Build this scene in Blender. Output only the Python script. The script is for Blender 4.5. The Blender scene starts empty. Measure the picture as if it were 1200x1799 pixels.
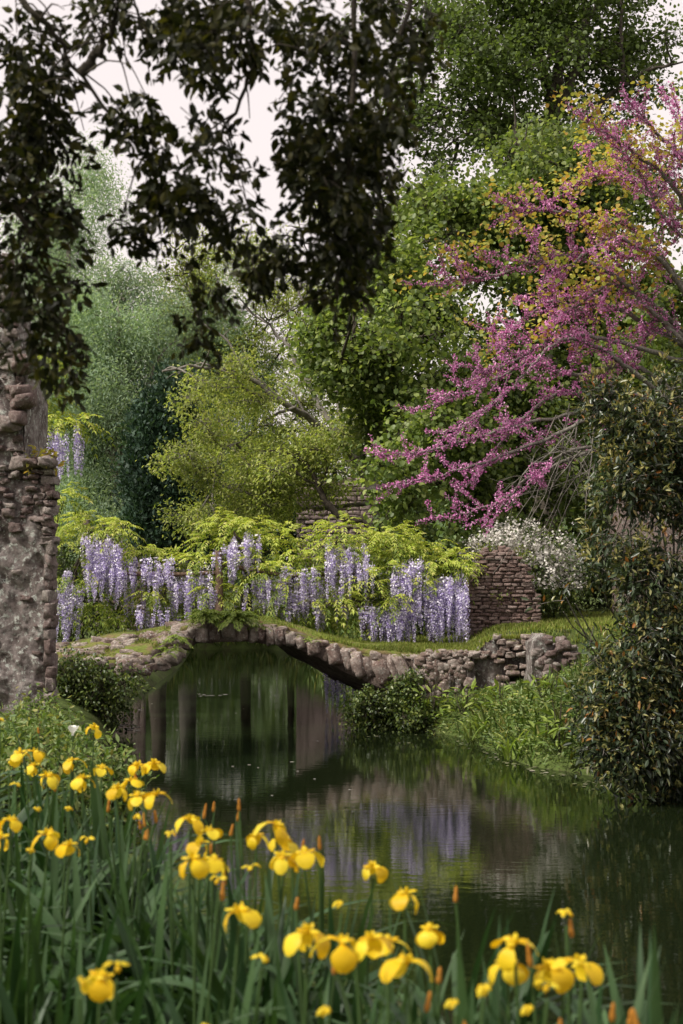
import bpy, math, random
import numpy as np
R = np.random.RandomState(7)
random.seed(7)
SC = bpy.context.scene
COL = SC.collection

# ------------------------------------------------------------------ camera, world, sun, exposure
CAM_Z, FPX, PITCH = 2.64, 2499.0, math.atan(100/2499)
cd = bpy.data.cameras.new('camera'); cam = bpy.data.objects.new('camera', cd); COL.objects.link(cam)
cam.location = (0, 0, CAM_Z); cam.rotation_euler = (math.pi/2 + PITCH, 0, 0)
cd.sensor_fit = 'VERTICAL'; cd.sensor_height = 36; cd.lens = 50; cd.clip_end = 2000; cd.clip_start = .05
cd.dof.use_dof = True; cd.dof.focus_distance = 24.5; cd.dof.aperture_fstop = 4.0
SC.camera = cam

SUN_EL, SUN_AZ = math.radians(50), math.radians(-118)     # azimuth from +Y towards +X (so from the left)
w = bpy.data.worlds.new('World'); SC.world = w; w.use_nodes = True
nt = w.node_tree; bg = nt.nodes['Background']
sky = nt.nodes.new('ShaderNodeTexSky'); sky.sky_type = 'NISHITA'; sky.sun_disc = False
sky.sun_elevation = SUN_EL; sky.sun_rotation = SUN_AZ; sky.dust_density = 4; sky.air_density = 1.5
mx = nt.nodes.new('ShaderNodeMix'); mx.data_type = 'RGBA'; mx.inputs[0].default_value = .86
mx.inputs[7].default_value = (6.2, 5.45, 5.25, 1)          # high thin overcast over the blue
nt.links.new(sky.outputs[0], mx.inputs[6]); nt.links.new(mx.outputs[2], bg.inputs[0])
bg.inputs[1].default_value = .10

sl = bpy.data.lights.new('sun', 'SUN'); sl.energy = 3.2; sl.angle = math.radians(8); sl.color = (1, .94, .84)
so = bpy.data.objects.new('sun', sl); COL.objects.link(so)
sd = np.array([math.sin(SUN_AZ)*math.cos(SUN_EL), math.cos(SUN_AZ)*math.cos(SUN_EL), math.sin(SUN_EL)])
from mathutils import Vector
so.rotation_euler = Vector(sd).to_track_quat('Z', 'Y').to_euler()
SC.view_settings.view_transform = 'Standard'; SC.view_settings.look = 'None'
SC.view_settings.exposure = 0.84; SC.view_settings.gamma = 1
SC.render.engine = 'CYCLES'
SC.cycles.max_bounces = 7; SC.cycles.diffuse_bounces = 3; SC.cycles.glossy_bounces = 3
SC.cycles.transmission_bounces = 4; SC.cycles.use_denoising = True; SC.cycles.caustics_reflective = False

# ------------------------------------------------------------------ helpers
def W(px, py, D):
    """a point of the place seen at photo pixel (px,py), standing D metres away along y"""
    u = (px-600)/FPX; v = (899.5-py)/FPX
    dy = math.cos(PITCH) - v*math.sin(PITCH); dz = math.sin(PITCH) + v*math.cos(PITCH)
    return np.array([u*D/dy, D, CAM_Z + dz*D/dy])
def U(a, b, n=None): return R.uniform(a, b, n)
def unit(a): return a/np.maximum(np.linalg.norm(a, axis=-1, keepdims=True), 1e-9)
def rnd_dir(n): return unit(R.normal(size=(n, 3)))
_ph = R.uniform(0, 6.28, (3, 6)); _fr = R.normal(size=(3, 6, 3))
def noise3(p, s=1.0):
    """cheap smooth noise about -1..1"""
    p = np.asarray(p)*s; o = np.zeros(p.shape[:-1]); a = 1.0
    for k in range(3):
        o += a*np.sin(p@(_fr[k].T*(1.9**k)) + _ph[k]).mean(-1)*1.7; a *= .55
    return o

class MB:
    def __init__(s): s.v = []; s.f = []; s.n = 0
    def add(s, v, f):
        v = np.asarray(v, float).reshape(-1, 3); f = np.asarray(f, int)
        s.v.append(v); s.f.append(f + s.n); s.n += len(v)
    def build(s, name, mat, parent=None, smooth=False, local=False):
        me = bpy.data.meshes.new(name)
        v = np.concatenate(s.v).copy()
        if parent is not None and not local: v -= np.array(world_loc(parent))
        loops = np.concatenate([f.ravel() for f in s.f])
        sizes = np.concatenate([np.full(len(f), f.shape[1]) for f in s.f])
        st = np.concatenate([[0], np.cumsum(sizes)[:-1]])
        me.vertices.add(len(v)); me.vertices.foreach_set('co', v.ravel())
        me.loops.add(len(loops)); me.loops.foreach_set('vertex_index', loops)
        me.polygons.add(len(sizes)); me.polygons.foreach_set('loop_start', st)
        if smooth: me.polygons.foreach_set('use_smooth', np.ones(len(sizes), bool))
        me.update(calc_edges=True)
        me.materials.append(mat)
        o = bpy.data.objects.new(name, me); COL.objects.link(o)
        if parent is not None: o.parent = parent
        return o
def world_loc(o):
    l = Vector((0, 0, 0))
    while o is not None: l += o.location; o = o.parent
    return l
def tag(o, label, cat, group=None, kind=None):
    o['label'] = label; o['category'] = cat
    if group: o['group'] = group
    if kind: o['kind'] = kind
    return o
def thing(name, loc, label, cat, group=None):
    o = bpy.data.objects.new(name, None); o.empty_display_size = .2; COL.objects.link(o)
    o.location = [float(c) for c in loc]
    return tag(o, label, cat, group)
def copy_tree(o, parent=None):
    c = o.copy(); COL.objects.link(c)
    if parent is not None: c.parent = parent
    for ch in KIDS.get(o.name, []): copy_tree(ch, c)
    return c
KIDS = {}
def kid(p, o): KIDS.setdefault(p.name, []).append(o); return o

def tube(mb, pts, r0, r1=None, sides=6, flare=0):
    pts = np.asarray(pts, float); n = len(pts); r1 = r0 if r1 is None else r1
    rad = np.linspace(r0, r1, n)
    if flare: rad = rad*(1 + flare*np.exp(-np.linspace(0, 6, n)))
    t = unit(np.gradient(pts, axis=0)); a = np.array([.31, .77, .55])
    s1 = unit(np.cross(t, a)); s2 = np.cross(t, s1)
    an = np.linspace(0, 2*math.pi, sides, endpoint=False)
    v = pts[:, None] + rad[:, None, None]*(np.cos(an)[None, :, None]*s1[:, None] + np.sin(an)[None, :, None]*s2[:, None])
    i = np.arange(n-1)[:, None]*sides; j = np.arange(sides)[None]; k = (j+1) % sides
    f = np.stack([i+j, i+k, i+sides+k, i+sides+j], -1).reshape(-1, 4)
    mb.add(v, f)
    mb.add(v[-1], np.array([[0, q, q+1] for q in range(1, sides-1)]))
def smooth_path(pts, n, wob=0.0):
    pts = np.asarray(pts, float); m = len(pts)
    P = np.concatenate([[2*pts[0]-pts[1]], pts, [2*pts[-1]-pts[-2]]])
    u = np.linspace(0, m-1-1e-6, n); i = u.astype(int); f = (u-i)[:, None]
    a, b, c, d = P[i], P[i+1], P[i+2], P[i+3]
    o = .5*(2*b + (c-a)*f + (2*a-5*b+4*c-d)*f*f + (3*b-a-3*c+d)*f**3)
    if wob: o[1:-1] += R.normal(size=(n-2, 3))*wob
    return o

KITE = (np.array([[0, 0, 0], [-.5, .45, .10], [0, 1, -.06], [.5, .45, .10]]), [[0, 3, 2], [0, 2, 1]])
HEX = (np.array([[0, 0, 0], [.42, .22, .07], [.46, .62, .05], [0, 1, -.10], [-.46, .62, .05], [-.42, .22, .07]]), [[0, 1, 2, 3], [0, 3, 4, 5]])
LANCE = (np.array([[0, 0, 0], [.38, .3, .05], [.42, .6, .02], [0, 1, -.12], [-.42, .6, .02], [-.38, .3, .05], [0, .45, -.03]]),
         [[0, 1, 2, 6], [6, 2, 3, 3], [0, 6, 4, 5], [6, 3, 4, 4]])
def leaves(mb, pos, d, nrm, L, Wd, tpl=KITE):
    n = len(pos); L = np.broadcast_to(L, n)[:, None, None]; Wd = np.broadcast_to(Wd, n)[:, None, None]
    d = unit(d); s = unit(np.cross(d, nrm)); u = np.cross(s, d)
    T, F = tpl
    if tpl is LANCE: F = [[0, 1, 2, 3], [0, 3, 4, 5]]; T = T[:6]
    v = pos[:, None] + T[None, :, 0:1]*Wd*s[:, None] + T[None, :, 1:2]*L*d[:, None] + T[None, :, 2:3]*L*u[:, None]
    k = len(T); F = np.array(F)
    f = (np.arange(n)[:, None, None]*k + F[None]).reshape(-1, F.shape[1])
    mb.add(v, f)
def blob_px(px, py, D, rx, ry, rd=None):
    m = D/FPX
    return (W(px, py, D), np.array([rx*m, (rd if rd else (rx+ry)*.5*m), ry*m]))
def sprays(blobs, n, pw=2.4, gap=0, gs=1.0):
    """spray centres and outward directions in a list of ellipsoids"""
    wts = np.array([(b[1][0]*b[1][1]*b[1][2])**.72 for b in blobs]); wts /= wts.sum()
    idx = R.choice(len(blobs), int(n*(1.6 if gap else 1)), p=wts)
    c = np.array([b[0] for b in blobs])[idx]; r = np.array([b[1] for b in blobs])[idx]
    d = rnd_dir(len(idx)); rad = U(0, 1, len(idx))**(1/pw)
    rad *= 1 + .22*noise3(d*2 + c, 1.0)
    p = c + d*rad[:, None]*r
    if gap:
        keep = noise3(p, gs) > gap-1 if gap > 1 else noise3(p, gs) > -.35 + .5*(gap-.5)
        p, d = p[keep], d[keep]
    return p[:n], d[:n]
def foliage(mb, blobs, nspray, per, sr, L, Wd, tpl=KITE, droop=.2, up=1.0, pw=2.4, gap=0, gs=.9, twigs=None, tw=.004, jit=.35):
    p, d = sprays(blobs, nspray, pw, gap, gs)
    n = len(p); dd = unit(d + R.normal(size=(n, 3))*.6 + np.array([0, 0, .15-droop]))
    t = U(0, 1, (n, per)); off = R.normal(size=(n, per, 3))*sr*jit
    pos = p[:, None] + dd[:, None]*t[..., None]*sr + off
    pos[..., 2] -= (t**2)*sr*droop
    ld = unit(dd[:, None]*.6 + R.normal(size=(n, per, 3))*.75 + np.array([0, 0, -droop]))
    nr = unit(np.array([0, 0, up]) + R.normal(size=(n, per, 3))*.55)
    N = n*per; s = U(.65, 1.25, N)
    leaves(mb, pos.reshape(-1, 3), ld.reshape(-1, 3), nr.reshape(-1, 3), L*s, Wd*s, tpl)
    if twigs is not None:
        for k in range(0, n):
            a = p[k]-dd[k]*sr*.6; b = p[k]+dd[k]*sr*.9
            m = (a+b)/2 + R.normal(size=3)*sr*.1
            tube(twigs, [a, m, b - np.array([0, 0, droop*sr*.6])], tw, tw*.4, 3)
    return p, d

# ------------------------------------------------------------------ materials
def new_mat(name):
    m = bpy.data.materials.new(name); m.use_nodes = True
    return m, m.node_tree.nodes, m.node_tree.links, m.node_tree.nodes['Principled BSDF']
def ramp(nd, cols, pos=None):
    r = nd.new('ShaderNodeValToRGB'); e = r.color_ramp.elements
    pos = pos or list(np.linspace(0, 1, len(cols)))
    while len(e) < len(cols): e.new(.5)
    for k, c in enumerate(cols): e[k].position = pos[k]; e[k].color = (*c, 1)
    return r
def leaf_mat(name, cols, trans=.35, rough=.5, spec=.35, var=.6, pos=None, tcol=(1.15, 1.2, .55), amp=.35):
    m, nd, lk, b = new_mat(name)
    g = nd.new('ShaderNodeNewGeometry'); rp = ramp(nd, cols, pos); lk.new(g.outputs['Random Per Island'], rp.inputs[0])
    tc = nd.new('ShaderNodeTexCoord'); nz = nd.new('ShaderNodeTexNoise'); nz.inputs['Scale'].default_value = var; nz.inputs['Detail'].default_value = 3
    lk.new(tc.outputs['Object'], nz.inputs['Vector'])
    mr = nd.new('ShaderNodeMapRange'); mr.inputs[1].default_value = .3; mr.inputs[2].default_value = .7
    mr.inputs[3].default_value = 1-amp; mr.inputs[4].default_value = 1+amp; lk.new(nz.outputs[0], mr.inputs[0])
    hs = nd.new('ShaderNodeHueSaturation'); lk.new(mr.outputs[0], hs.inputs['Value']); lk.new(rp.outputs[0], hs.inputs['Color'])
    lk.new(hs.outputs[0], b.inputs['Base Color']); b.inputs['Roughness'].default_value = rough
    b.inputs['Specular IOR Level'].default_value = spec
    if trans:
        tr = nd.new('ShaderNodeBsdfTranslucent'); mm = nd.new('ShaderNodeMix'); mm.data_type = 'RGBA'; mm.blend_type = 'MULTIPLY'; mm.inputs[0].default_value = 1
        lk.new(hs.outputs[0], mm.inputs[6]); mm.inputs[7].default_value = (*tcol, 1); lk.new(mm.outputs[2], tr.inputs[0])
        ms = nd.new('ShaderNodeMixShader'); ms.inputs[0].default_value = trans
        lk.new(b.outputs[0], ms.inputs[1]); lk.new(tr.outputs[0], ms.inputs[2])
        lk.new(ms.outputs[0], nd['Material Output'].inputs[0])
    return m
def stone_mat(name, cols, lichen=(.42, .42, .36), lich=.62, moss=None, scale=2.0, bump=.6, rough=.92, isl=.5, moss_at=.6):
    m, nd, lk, b = new_mat(name)
    tc = nd.new('ShaderNodeTexCoord'); g = nd.new('ShaderNodeNewGeometry')
    def nz(sc, det=6, ro=.6):
        n = nd.new('ShaderNodeTexNoise'); n.inputs['Scale'].default_value = sc; n.inputs['Detail'].default_value = det; n.inputs['Roughness'].default_value = ro
        lk.new(tc.outputs['Object'], n.inputs['Vector']); return n
    def mixc(f, a, bb):
        x = nd.new('ShaderNodeMix'); x.data_type = 'RGBA'
        if isinstance(f, float): x.inputs[0].default_value = f
        else: lk.new(f, x.inputs[0])
        for s, q in ((6, a), (7, bb)):
            if isinstance(q, tuple): x.inputs[s].default_value = (*q, 1)
            else: lk.new(q, x.inputs[s])
        return x.outputs[2]
    def step(src, lo, hi):
        x = nd.new('ShaderNodeMapRange'); x.inputs[1].default_value = lo; x.inputs[2].default_value = hi; lk.new(src, x.inputs[0]); return x.outputs[0]
    n1 = nz(scale*2.2); r1 = ramp(nd, cols, list(np.linspace(.28, .72, len(cols)))); lk.new(n1.outputs[0], r1.inputs[0])
    r2 = ramp(nd, cols); lk.new(g.outputs['Random Per Island'], r2.inputs[0])
    c = mixc(float(isl), r1.outputs[0], r2.outputs[0])
    n2 = nz(scale*7, 8, .72); c = mixc(step(n2.outputs[0], lich, lich+.06), c, lichen)
    n4 = nz(scale*14, 4, .6); dk = step(n4.outputs[0], .62, .70); c = mixc(dk, c, tuple(np.array(cols[0])*.45))
    if moss:
        n3 = nz(scale*1.6, 6, .7); sx = nd.new('ShaderNodeSeparateXYZ'); lk.new(g.outputs['Normal'], sx.inputs[0])
        ad = nd.new('ShaderNodeMath'); ad.operation = 'MULTIPLY_ADD'; ad.inputs[1].default_value = .22; lk.new(sx.outputs[2], ad.inputs[0]); lk.new(n3.outputs[0], ad.inputs[2])
        c = mixc(step(ad.outputs[0], moss_at, moss_at+.1), c, moss)
    lk.new(c, b.inputs['Base Color']); b.inputs['Roughness'].default_value = rough; b.inputs['Specular IOR Level'].default_value = .2
    n6 = nz(scale*9, 8, .75); hv = nd.new('ShaderNodeHueSaturation'); v6 = nd.new('ShaderNodeMapRange')
    v6.inputs[1].default_value = .3; v6.inputs[2].default_value = .7; v6.inputs[3].default_value = .5; v6.inputs[4].default_value = 1.5; lk.new(n6.outputs[0], v6.inputs[0])
    lk.new(v6.outputs[0], hv.inputs['Value']); lk.new(c, hv.inputs['Color']); lk.new(hv.outputs[0], b.inputs['Base Color'])
    bp = nd.new('ShaderNodeBump'); bp.inputs['Strength'].default_value = bump; bp.inputs['Distance'].default_value = .05
    n5 = nz(scale*6, 10, .78); lk.new(n5.outputs[0], bp.inputs['Height']); lk.new(bp.outputs[0], b.inputs['Normal'])
    return m
M = {}
M['bark'] = stone_mat('bark_dark', [(.025, .02, .015), (.06, .05, .04), (.10, .085, .065)], (.14, .15, .11), .66, scale=3, isl=0.)
M['bark_grey'] = stone_mat('bark_grey', [(.10, .09, .075), (.17, .155, .135), (.24, .225, .2)], (.32, .32, .27), .62, scale=4, isl=0.)
M['wood'] = stone_mat('weathered_wood', [(.10, .065, .045), (.17, .115, .085), (.22, .17, .13)], (.2, .2, .16), .7, scale=4, isl=0.)
M['twig'] = stone_mat('twig', [(.05, .04, .03), (.09, .075, .06)], (.13, .12, .1), .7, scale=4, isl=0.)
M['ruin'] = stone_mat('ruin_plaster', [(.055, .042, .039), (.14, .115, .107), (.23, .20, .19), (.32, .285, .27)], (.44, .46, .42), .535, scale=2.2, isl=0., bump=1.)
M['ruin_stone'] = stone_mat('ruin_stones', [(.09, .06, .055), (.17, .12, .11), (.24, .19, .175), (.36, .33, .30)], (.44, .43, .40), .57, scale=3.6, isl=.6, bump=1.)
M['bridge'] = stone_mat('bridge_stones', [(.09, .06, .05), (.20, .14, .12), (.33, .27, .24), (.44, .40, .36)], (.56, .55, .50), .56, moss=(.10, .11, .02), scale=3.4, isl=.4, moss_at=.70, bump=1.)
M['bridge_core'] = stone_mat('bridge_mortar', [(.06, .045, .035), (.13, .10, .085), (.20, .16, .14)], (.33, .32, .28), .64, moss=(.10, .105, .025), scale=3, isl=0., moss_at=.64, bump=1.)
M['mossy'] = stone_mat('mossy_turf', [(.09, .075, .035), (.15, .11, .055), (.12, .13, .03), (.20, .155, .075)], (.30, .27, .2), .68, moss=(.11, .14, .025), scale=2.2, isl=0., moss_at=.66)
M['brick'] = stone_mat('ruin_bricks', [(.10, .06, .052), (.18, .12, .105), (.25, .18, .16), (.32, .26, .24)], (.38, .35, .31), .58, scale=4.5, isl=.55, bump=1.)
M['mortar'] = stone_mat('brick_mortar', [(.06, .045, .04), (.12, .09, .08), (.17, .13, .115)], (.25, .23, .2), .66, scale=3, isl=0.)
M['tower'] = stone_mat('tower_bricks', [(.16, .12, .115), (.22, .17, .16), (.28, .225, .215)], (.33, .30, .28), .7, scale=2, isl=.7, bump=.3)
M['soil'] = stone_mat('bank_soil', [(.02, .018, .01), (.045, .04, .02), (.05, .06, .02), (.075, .085, .028)], (.09, .10, .04), .66, moss=(.06, .085, .02), scale=.8, isl=0., moss_at=.55)
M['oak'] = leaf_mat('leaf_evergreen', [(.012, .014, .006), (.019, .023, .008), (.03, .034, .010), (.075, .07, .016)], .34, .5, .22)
M['willow'] = leaf_mat('leaf_willow', [(.19, .28, .19), (.27, .37, .27), (.35, .45, .34), (.30, .38, .23)], .5, .6, .25, var=.25)
M['cypress'] = leaf_mat('leaf_cypress', [(.014, .035, .022), (.03, .062, .038), (.06, .105, .065)], .25, .6, .3)
M['mid'] = leaf_mat('leaf_yellow_green', [(.18, .24, .06), (.27, .33, .09), (.37, .42, .13), (.46, .47, .18)], .5, .5, .3)
M['big'] = leaf_mat('leaf_fresh_green', [(.075, .115, .034), (.125, .18, .052), (.185, .24, .07), (.29, .34, .11)], .48, .45, .35, var=.4)
M['tall'] = leaf_mat('leaf_tall_tree', [(.07, .10, .034), (.10, .145, .045), (.15, .20, .065)], .45, .5, .3, var=.4)
M['far'] = leaf_mat('leaf_far', [(.09, .14, .06), (.13, .19, .08), (.19, .25, .11)], .3, .6, .2, var=.15)
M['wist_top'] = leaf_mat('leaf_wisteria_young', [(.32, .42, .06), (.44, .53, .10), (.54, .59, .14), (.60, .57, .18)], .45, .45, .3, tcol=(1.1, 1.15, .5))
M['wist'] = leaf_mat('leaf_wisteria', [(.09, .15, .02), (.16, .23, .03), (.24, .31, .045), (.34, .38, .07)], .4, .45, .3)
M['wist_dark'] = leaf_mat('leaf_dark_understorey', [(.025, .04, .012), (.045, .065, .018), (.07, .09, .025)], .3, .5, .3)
M['raceme'] = leaf_mat('raceme_florets', [(.26, .19, .44), (.40, .33, .60), (.56, .50, .74), (.74, .70, .86), (.90, .88, .93), (.93, .92, .94)], .3, .6, .2, tcol=(1, .95, 1.1), amp=.15)
M['redbud'] = leaf_mat('redbud_florets', [(.34, .075, .23), (.50, .16, .37), (.62, .27, .50), (.74, .44, .64)], .3, .6, .2, tcol=(1.1, .9, 1.1), amp=.25)
M['redbud_leaf'] = leaf_mat('redbud_young_leaves', [(.40, .25, .06), (.42, .37, .08), (.39, .42, .09), (.28, .37, .08)], .5, .5, .3, tcol=(1.1, 1, .6))
M['bush'] = leaf_mat('leaf_laurel', [(.022, .036, .018), (.034, .054, .026), (.05, .072, .032), (.10, .115, .04), (.20, .19, .07), (.34, .13, .03)], .22, .36, .5, pos=[0, .35, .7, .85, .95, .998], var=1.2)
M['bush_tip'] = leaf_mat('laurel_new_leaves', [(.17, .18, .06), (.27, .26, .09), (.34, .29, .12)], .3, .4, .4)
M['ivy'] = leaf_mat('leaf_ivy', [(.03, .05, .016), (.055, .09, .024), (.10, .14, .035), (.17, .20, .05)], .3, .4, .4, var=1.5)
M['weed'] = leaf_mat('bank_weeds', [(.06, .11, .025), (.10, .17, .035), (.16, .22, .05), (.20, .28, .12), (.30, .29, .08)], .35, .5, .35, var=1.)
M['fern'] = leaf_mat('fern_fronds', [(.15, .23, .045), (.23, .32, .06), (.33, .39, .10)], .35, .5, .3, var=1.)
M['grass'] = leaf_mat('grass_blades', [(.12, .17, .03), (.18, .235, .045), (.24, .28, .06), (.30, .28, .10)], .35, .55, .25, var=.8)
M['white_fl'] = leaf_mat('white_blossoms', [(.48, .45, .40), (.64, .61, .57), (.76, .74, .70)], .25, .6, .2, tcol=(1, 1, 1), amp=.1)
M['iris_leaf'] = leaf_mat('iris_blades', [(.024, .062, .022), (.042, .095, .032), (.072, .135, .05), (.13, .19, .075)], .28, .46, .35, var=2., tcol=(1.1, 1.2, .5))
M['iris_fl'] = leaf_mat('iris_petals', [(.84, .55, .015), (.90, .66, .02), (.94, .76, .05)], .35, .5, .25, var=8., tcol=(1, .92, .5), amp=.12)
M['iris_bud'] = leaf_mat('iris_withered_bud', [(.42, .15, .03), (.58, .24, .04), (.70, .38, .05)], .2, .6, .2, var=6.)
M['iris_stem'] = leaf_mat('iris_stalk', [(.05, .10, .03), (.08, .14, .04)], .1, .5, .3, var=2.)
M['arum'] = leaf_mat('arum_white', [(.8, .8, .74), (.85, .84, .78)], .3, .5, .3, var=3., tcol=(1, 1, 1), amp=.05)

# water: dark, still, mirror-like with small ripples
m, nd, lk, b = new_mat('river_water'); M['water'] = m
b.inputs['Base Color'].default_value = (.007, .011, .004, 1); b.inputs['Roughness'].default_value = .02; b.inputs['IOR'].default_value = 1.42
b.inputs['Specular IOR Level'].default_value = .7
tc = nd.new('ShaderNodeTexCoord'); mp = nd.new('ShaderNodeMapping'); mp.inputs['Scale'].default_value = (1.1, 2.6, 1); lk.new(tc.outputs['Object'], mp.inputs[0])
n1 = nd.new('ShaderNodeTexNoise'); n1.inputs['Scale'].default_value = 3.2; n1.inputs['Detail'].default_value = 4; lk.new(mp.outputs[0], n1.inputs['Vector'])
n2 = nd.new('ShaderNodeTexNoise'); n2.inputs['Scale'].default_value = .35; n2.inputs['Detail'].default_value = 2; lk.new(mp.outputs[0], n2.inputs['Vector'])
mu = nd.new('ShaderNodeMath'); mu.operation = 'MULTIPLY'; lk.new(n1.outputs[0], mu.inputs[0]); lk.new(n2.outputs[0], mu.inputs[1])
bp = nd.new('ShaderNodeBump'); bp.inputs['Strength'].default_value = .055; bp.inputs['Distance'].default_value = .05
lk.new(mu.outputs[0], bp.inputs['Height']); lk.new(bp.outputs[0], b.inputs['Normal'])

# ------------------------------------------------------------------ terrain
SHORE = np.array([(12, 1.0), (5, 2.2), (2.6, 3.6), (1.3, 5.5), (.2, 8), (-1.4, 11), (-2.6, 14), (-3.4, 17), (-3.6, 21), (-3.75, 24.3), (-4.3, 27), (-4.25, 33), (-4.35, 38), (-4.5, 41), (-4.9, 46.5),
                  (-2.5, 47.5), (-1.1, 42.5), (-.5, 36), (.2, 30), (.55, 26.5), (.5, 24.3), (1.8, 22.6), (2.5, 19.2), (3.3, 18.1), (4.0, 16.8), (4.9, 13), (7, 9), (14, 5)])
def shore_d(x, y):
    p = np.stack([x, y], -1)[..., None, :]; a = SHORE; bq = np.roll(SHORE, -1, 0); ab = bq-a
    t = np.clip(((p-a)*ab).sum(-1)/(ab**2).sum(-1), 0, 1)
    d = np.linalg.norm(p-(a+t[..., None]*ab), axis=-1).min(-1)
    yy = y[..., None]; xx = x[..., None]
    cr = ((a[:, 1] > yy) != (bq[:, 1] > yy)) & (xx < a[:, 0]+(yy-a[:, 1])*ab[:, 0]/np.where(ab[:, 1] == 0, 1e-9, ab[:, 1]))
    return np.where(cr.sum(-1) % 2 == 1, -d, d)
def sstep(x, a, bq): t = np.clip((x-a)/(bq-a), 0, 1); return t*t*(3-2*t)
def gz(x, y):
    x = np.asarray(x, float); y = np.asarray(y, float)
    d = shore_d(x, y)
    base = .78 + .35*sstep(y, 26, 45) + 1.2*sstep(np.hypot(x, y), 45, 110)
    z = np.where(d > 0, base*(1-np.exp(-d/np.where(y < 16, .35, .75))), -.7*(1-np.exp(d/.5)))
    # raised lawn behind the rubble wall, right of the bridge
    mnd = sstep(y, 23.7, 24.15)*sstep(x, .9, 1.3)*(1-sstep(y, 33, 37))
    z = np.where(mnd > 1e-3, np.maximum(z, mnd*(1.26 + .36*sstep(x, 2.0, 2.9) + .25*sstep(x, 4, 9))), z)
    rb = sstep(x-2.2, 0, 3.5)*sstep(y, 15, 19)*.8*(d > 0)*(1-np.exp(-np.maximum(d, 0)/1.2))
    z = z + rb*(1-mnd) + .05*noise3(np.stack([x, y, x*0], -1), .9)*(d > .15)
    return z
def gz1(x, y): return float(gz(np.array([x]), np.array([y]))[0])
gx = np.unique(np.concatenate([np.linspace(-600, -60, 10), np.linspace(-60, -9, 26), np.linspace(-9, 9, 121), np.linspace(9, 60, 26), np.linspace(60, 600, 10)]))
gy = np.unique(np.concatenate([np.linspace(-200, -6, 8), np.linspace(-6, 32, 220), np.linspace(32, 60, 57), np.linspace(60, 130, 24), np.linspace(130, 900, 12)]))
X, Y = np.meshgrid(gx, gy); mb = MB(); nx = len(gx); ny = len(gy)
i = np.arange(ny-1)[:, None]*nx; j = np.arange(nx-1)[None]
mb.add(np.stack([X, Y, gz(X, Y)], -1), np.stack([i+j, i+j+1, i+nx+j+1, i+nx+j], -1).reshape(-1, 4))
g = mb.build('ground', M['soil'], smooth=True); g['kind'] = 'structure'; g['label'] = 'earth river banks rising from the dark water'; g['category'] = 'ground'
mb = MB(); mb.add([(-12, -2, 0), (18, -2, 0), (18, 52, 0), (-12, 52, 0)], [[0, 1, 2, 3]])
o = mb.build('water', M['water']); o['kind'] = 'structure'; o['label'] = 'dark still river water mirroring the garden'; o['category'] = 'water'

# ------------------------------------------------------------------ masonry
import bmesh
def ico(sub):
    bm = bmesh.new(); bmesh.ops.create_icosphere(bm, subdivisions=sub, radius=1)
    v = np.array([q.co[:] for q in bm.verts]); f = np.array([[q.index for q in p.verts] for p in bm.faces]); bm.free(); return v, f
ICO_V, ICO_F = ico(3)
def stone(mb, c, size, rot=None, boxy=.33, rough=.22):
    v = np.sign(ICO_V)*np.abs(ICO_V)**boxy; v = v/np.abs(v).max()
    sd = U(0, 50, 3)
    v = v*(1 + rough*noise3(ICO_V*1.5+sd, 1.)[:, None] + rough*.55*noise3(ICO_V*4.5+sd, 1.)[:, None])
    v = v*np.asarray(size)*.5
    a, bb, cc = rot if rot is not None else R.normal(size=3)*.08
    for ang, (p, q) in ((a, (1, 2)), (bb, (0, 2)), (cc, (0, 1))):
        ca, sa = math.cos(ang), math.sin(ang); vp = v[:, p]*ca-v[:, q]*sa; vq = v[:, p]*sa+v[:, q]*ca; v[:, p] = vp; v[:, q] = vq
    mb.add(v+np.asarray(c), ICO_F)
def loft(mb, rings):
    rings = np.asarray(rings); n, k, _ = rings.shape
    i = np.arange(n-1)[:, None]*k; j = np.arange(k)[None]; q = (j+1) % k
    mb.add(rings, np.stack([i+j, i+q, i+k+q, i+k+j], -1).reshape(-1, 4))
    for rg in (rings[0], rings[-1]): mb.add(np.concatenate([rg, rg.mean(0, keepdims=True)]), [[a, (a+1) % k, k] for a in range(k)])
def block(mb, xs, ztop, zbot, yf, yb, nz=26, rough=.05, ns=2.0):
    """a lump of masonry: columns xs with top/bottom heights, displaced by noise"""
    rings = []
    for k, x in enumerate(xs):
        zf = np.linspace(zbot[k], ztop[k], nz)
        f = np.stack([np.full(nz, x), np.full(nz, yf[k]), zf], -1)
        t = np.stack([np.full(5, x), np.linspace(yf[k], yb[k], 7)[1:-1], np.full(5, ztop[k])], -1)
        bk = np.stack([np.full(4, x), np.full(4, yb[k]), np.linspace(ztop[k], zbot[k], 4)], -1)
        rings.append(np.concatenate([f, t, bk]))
    rings = np.array(rings)
    d = np.stack([noise3(rings+q*17.3, ns) + .5*noise3(rings+q*7.1, ns*3.1) for q in range(3)], -1)*rough
    loft(mb, rings+d*np.array([.6, 1, .6]))

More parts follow.
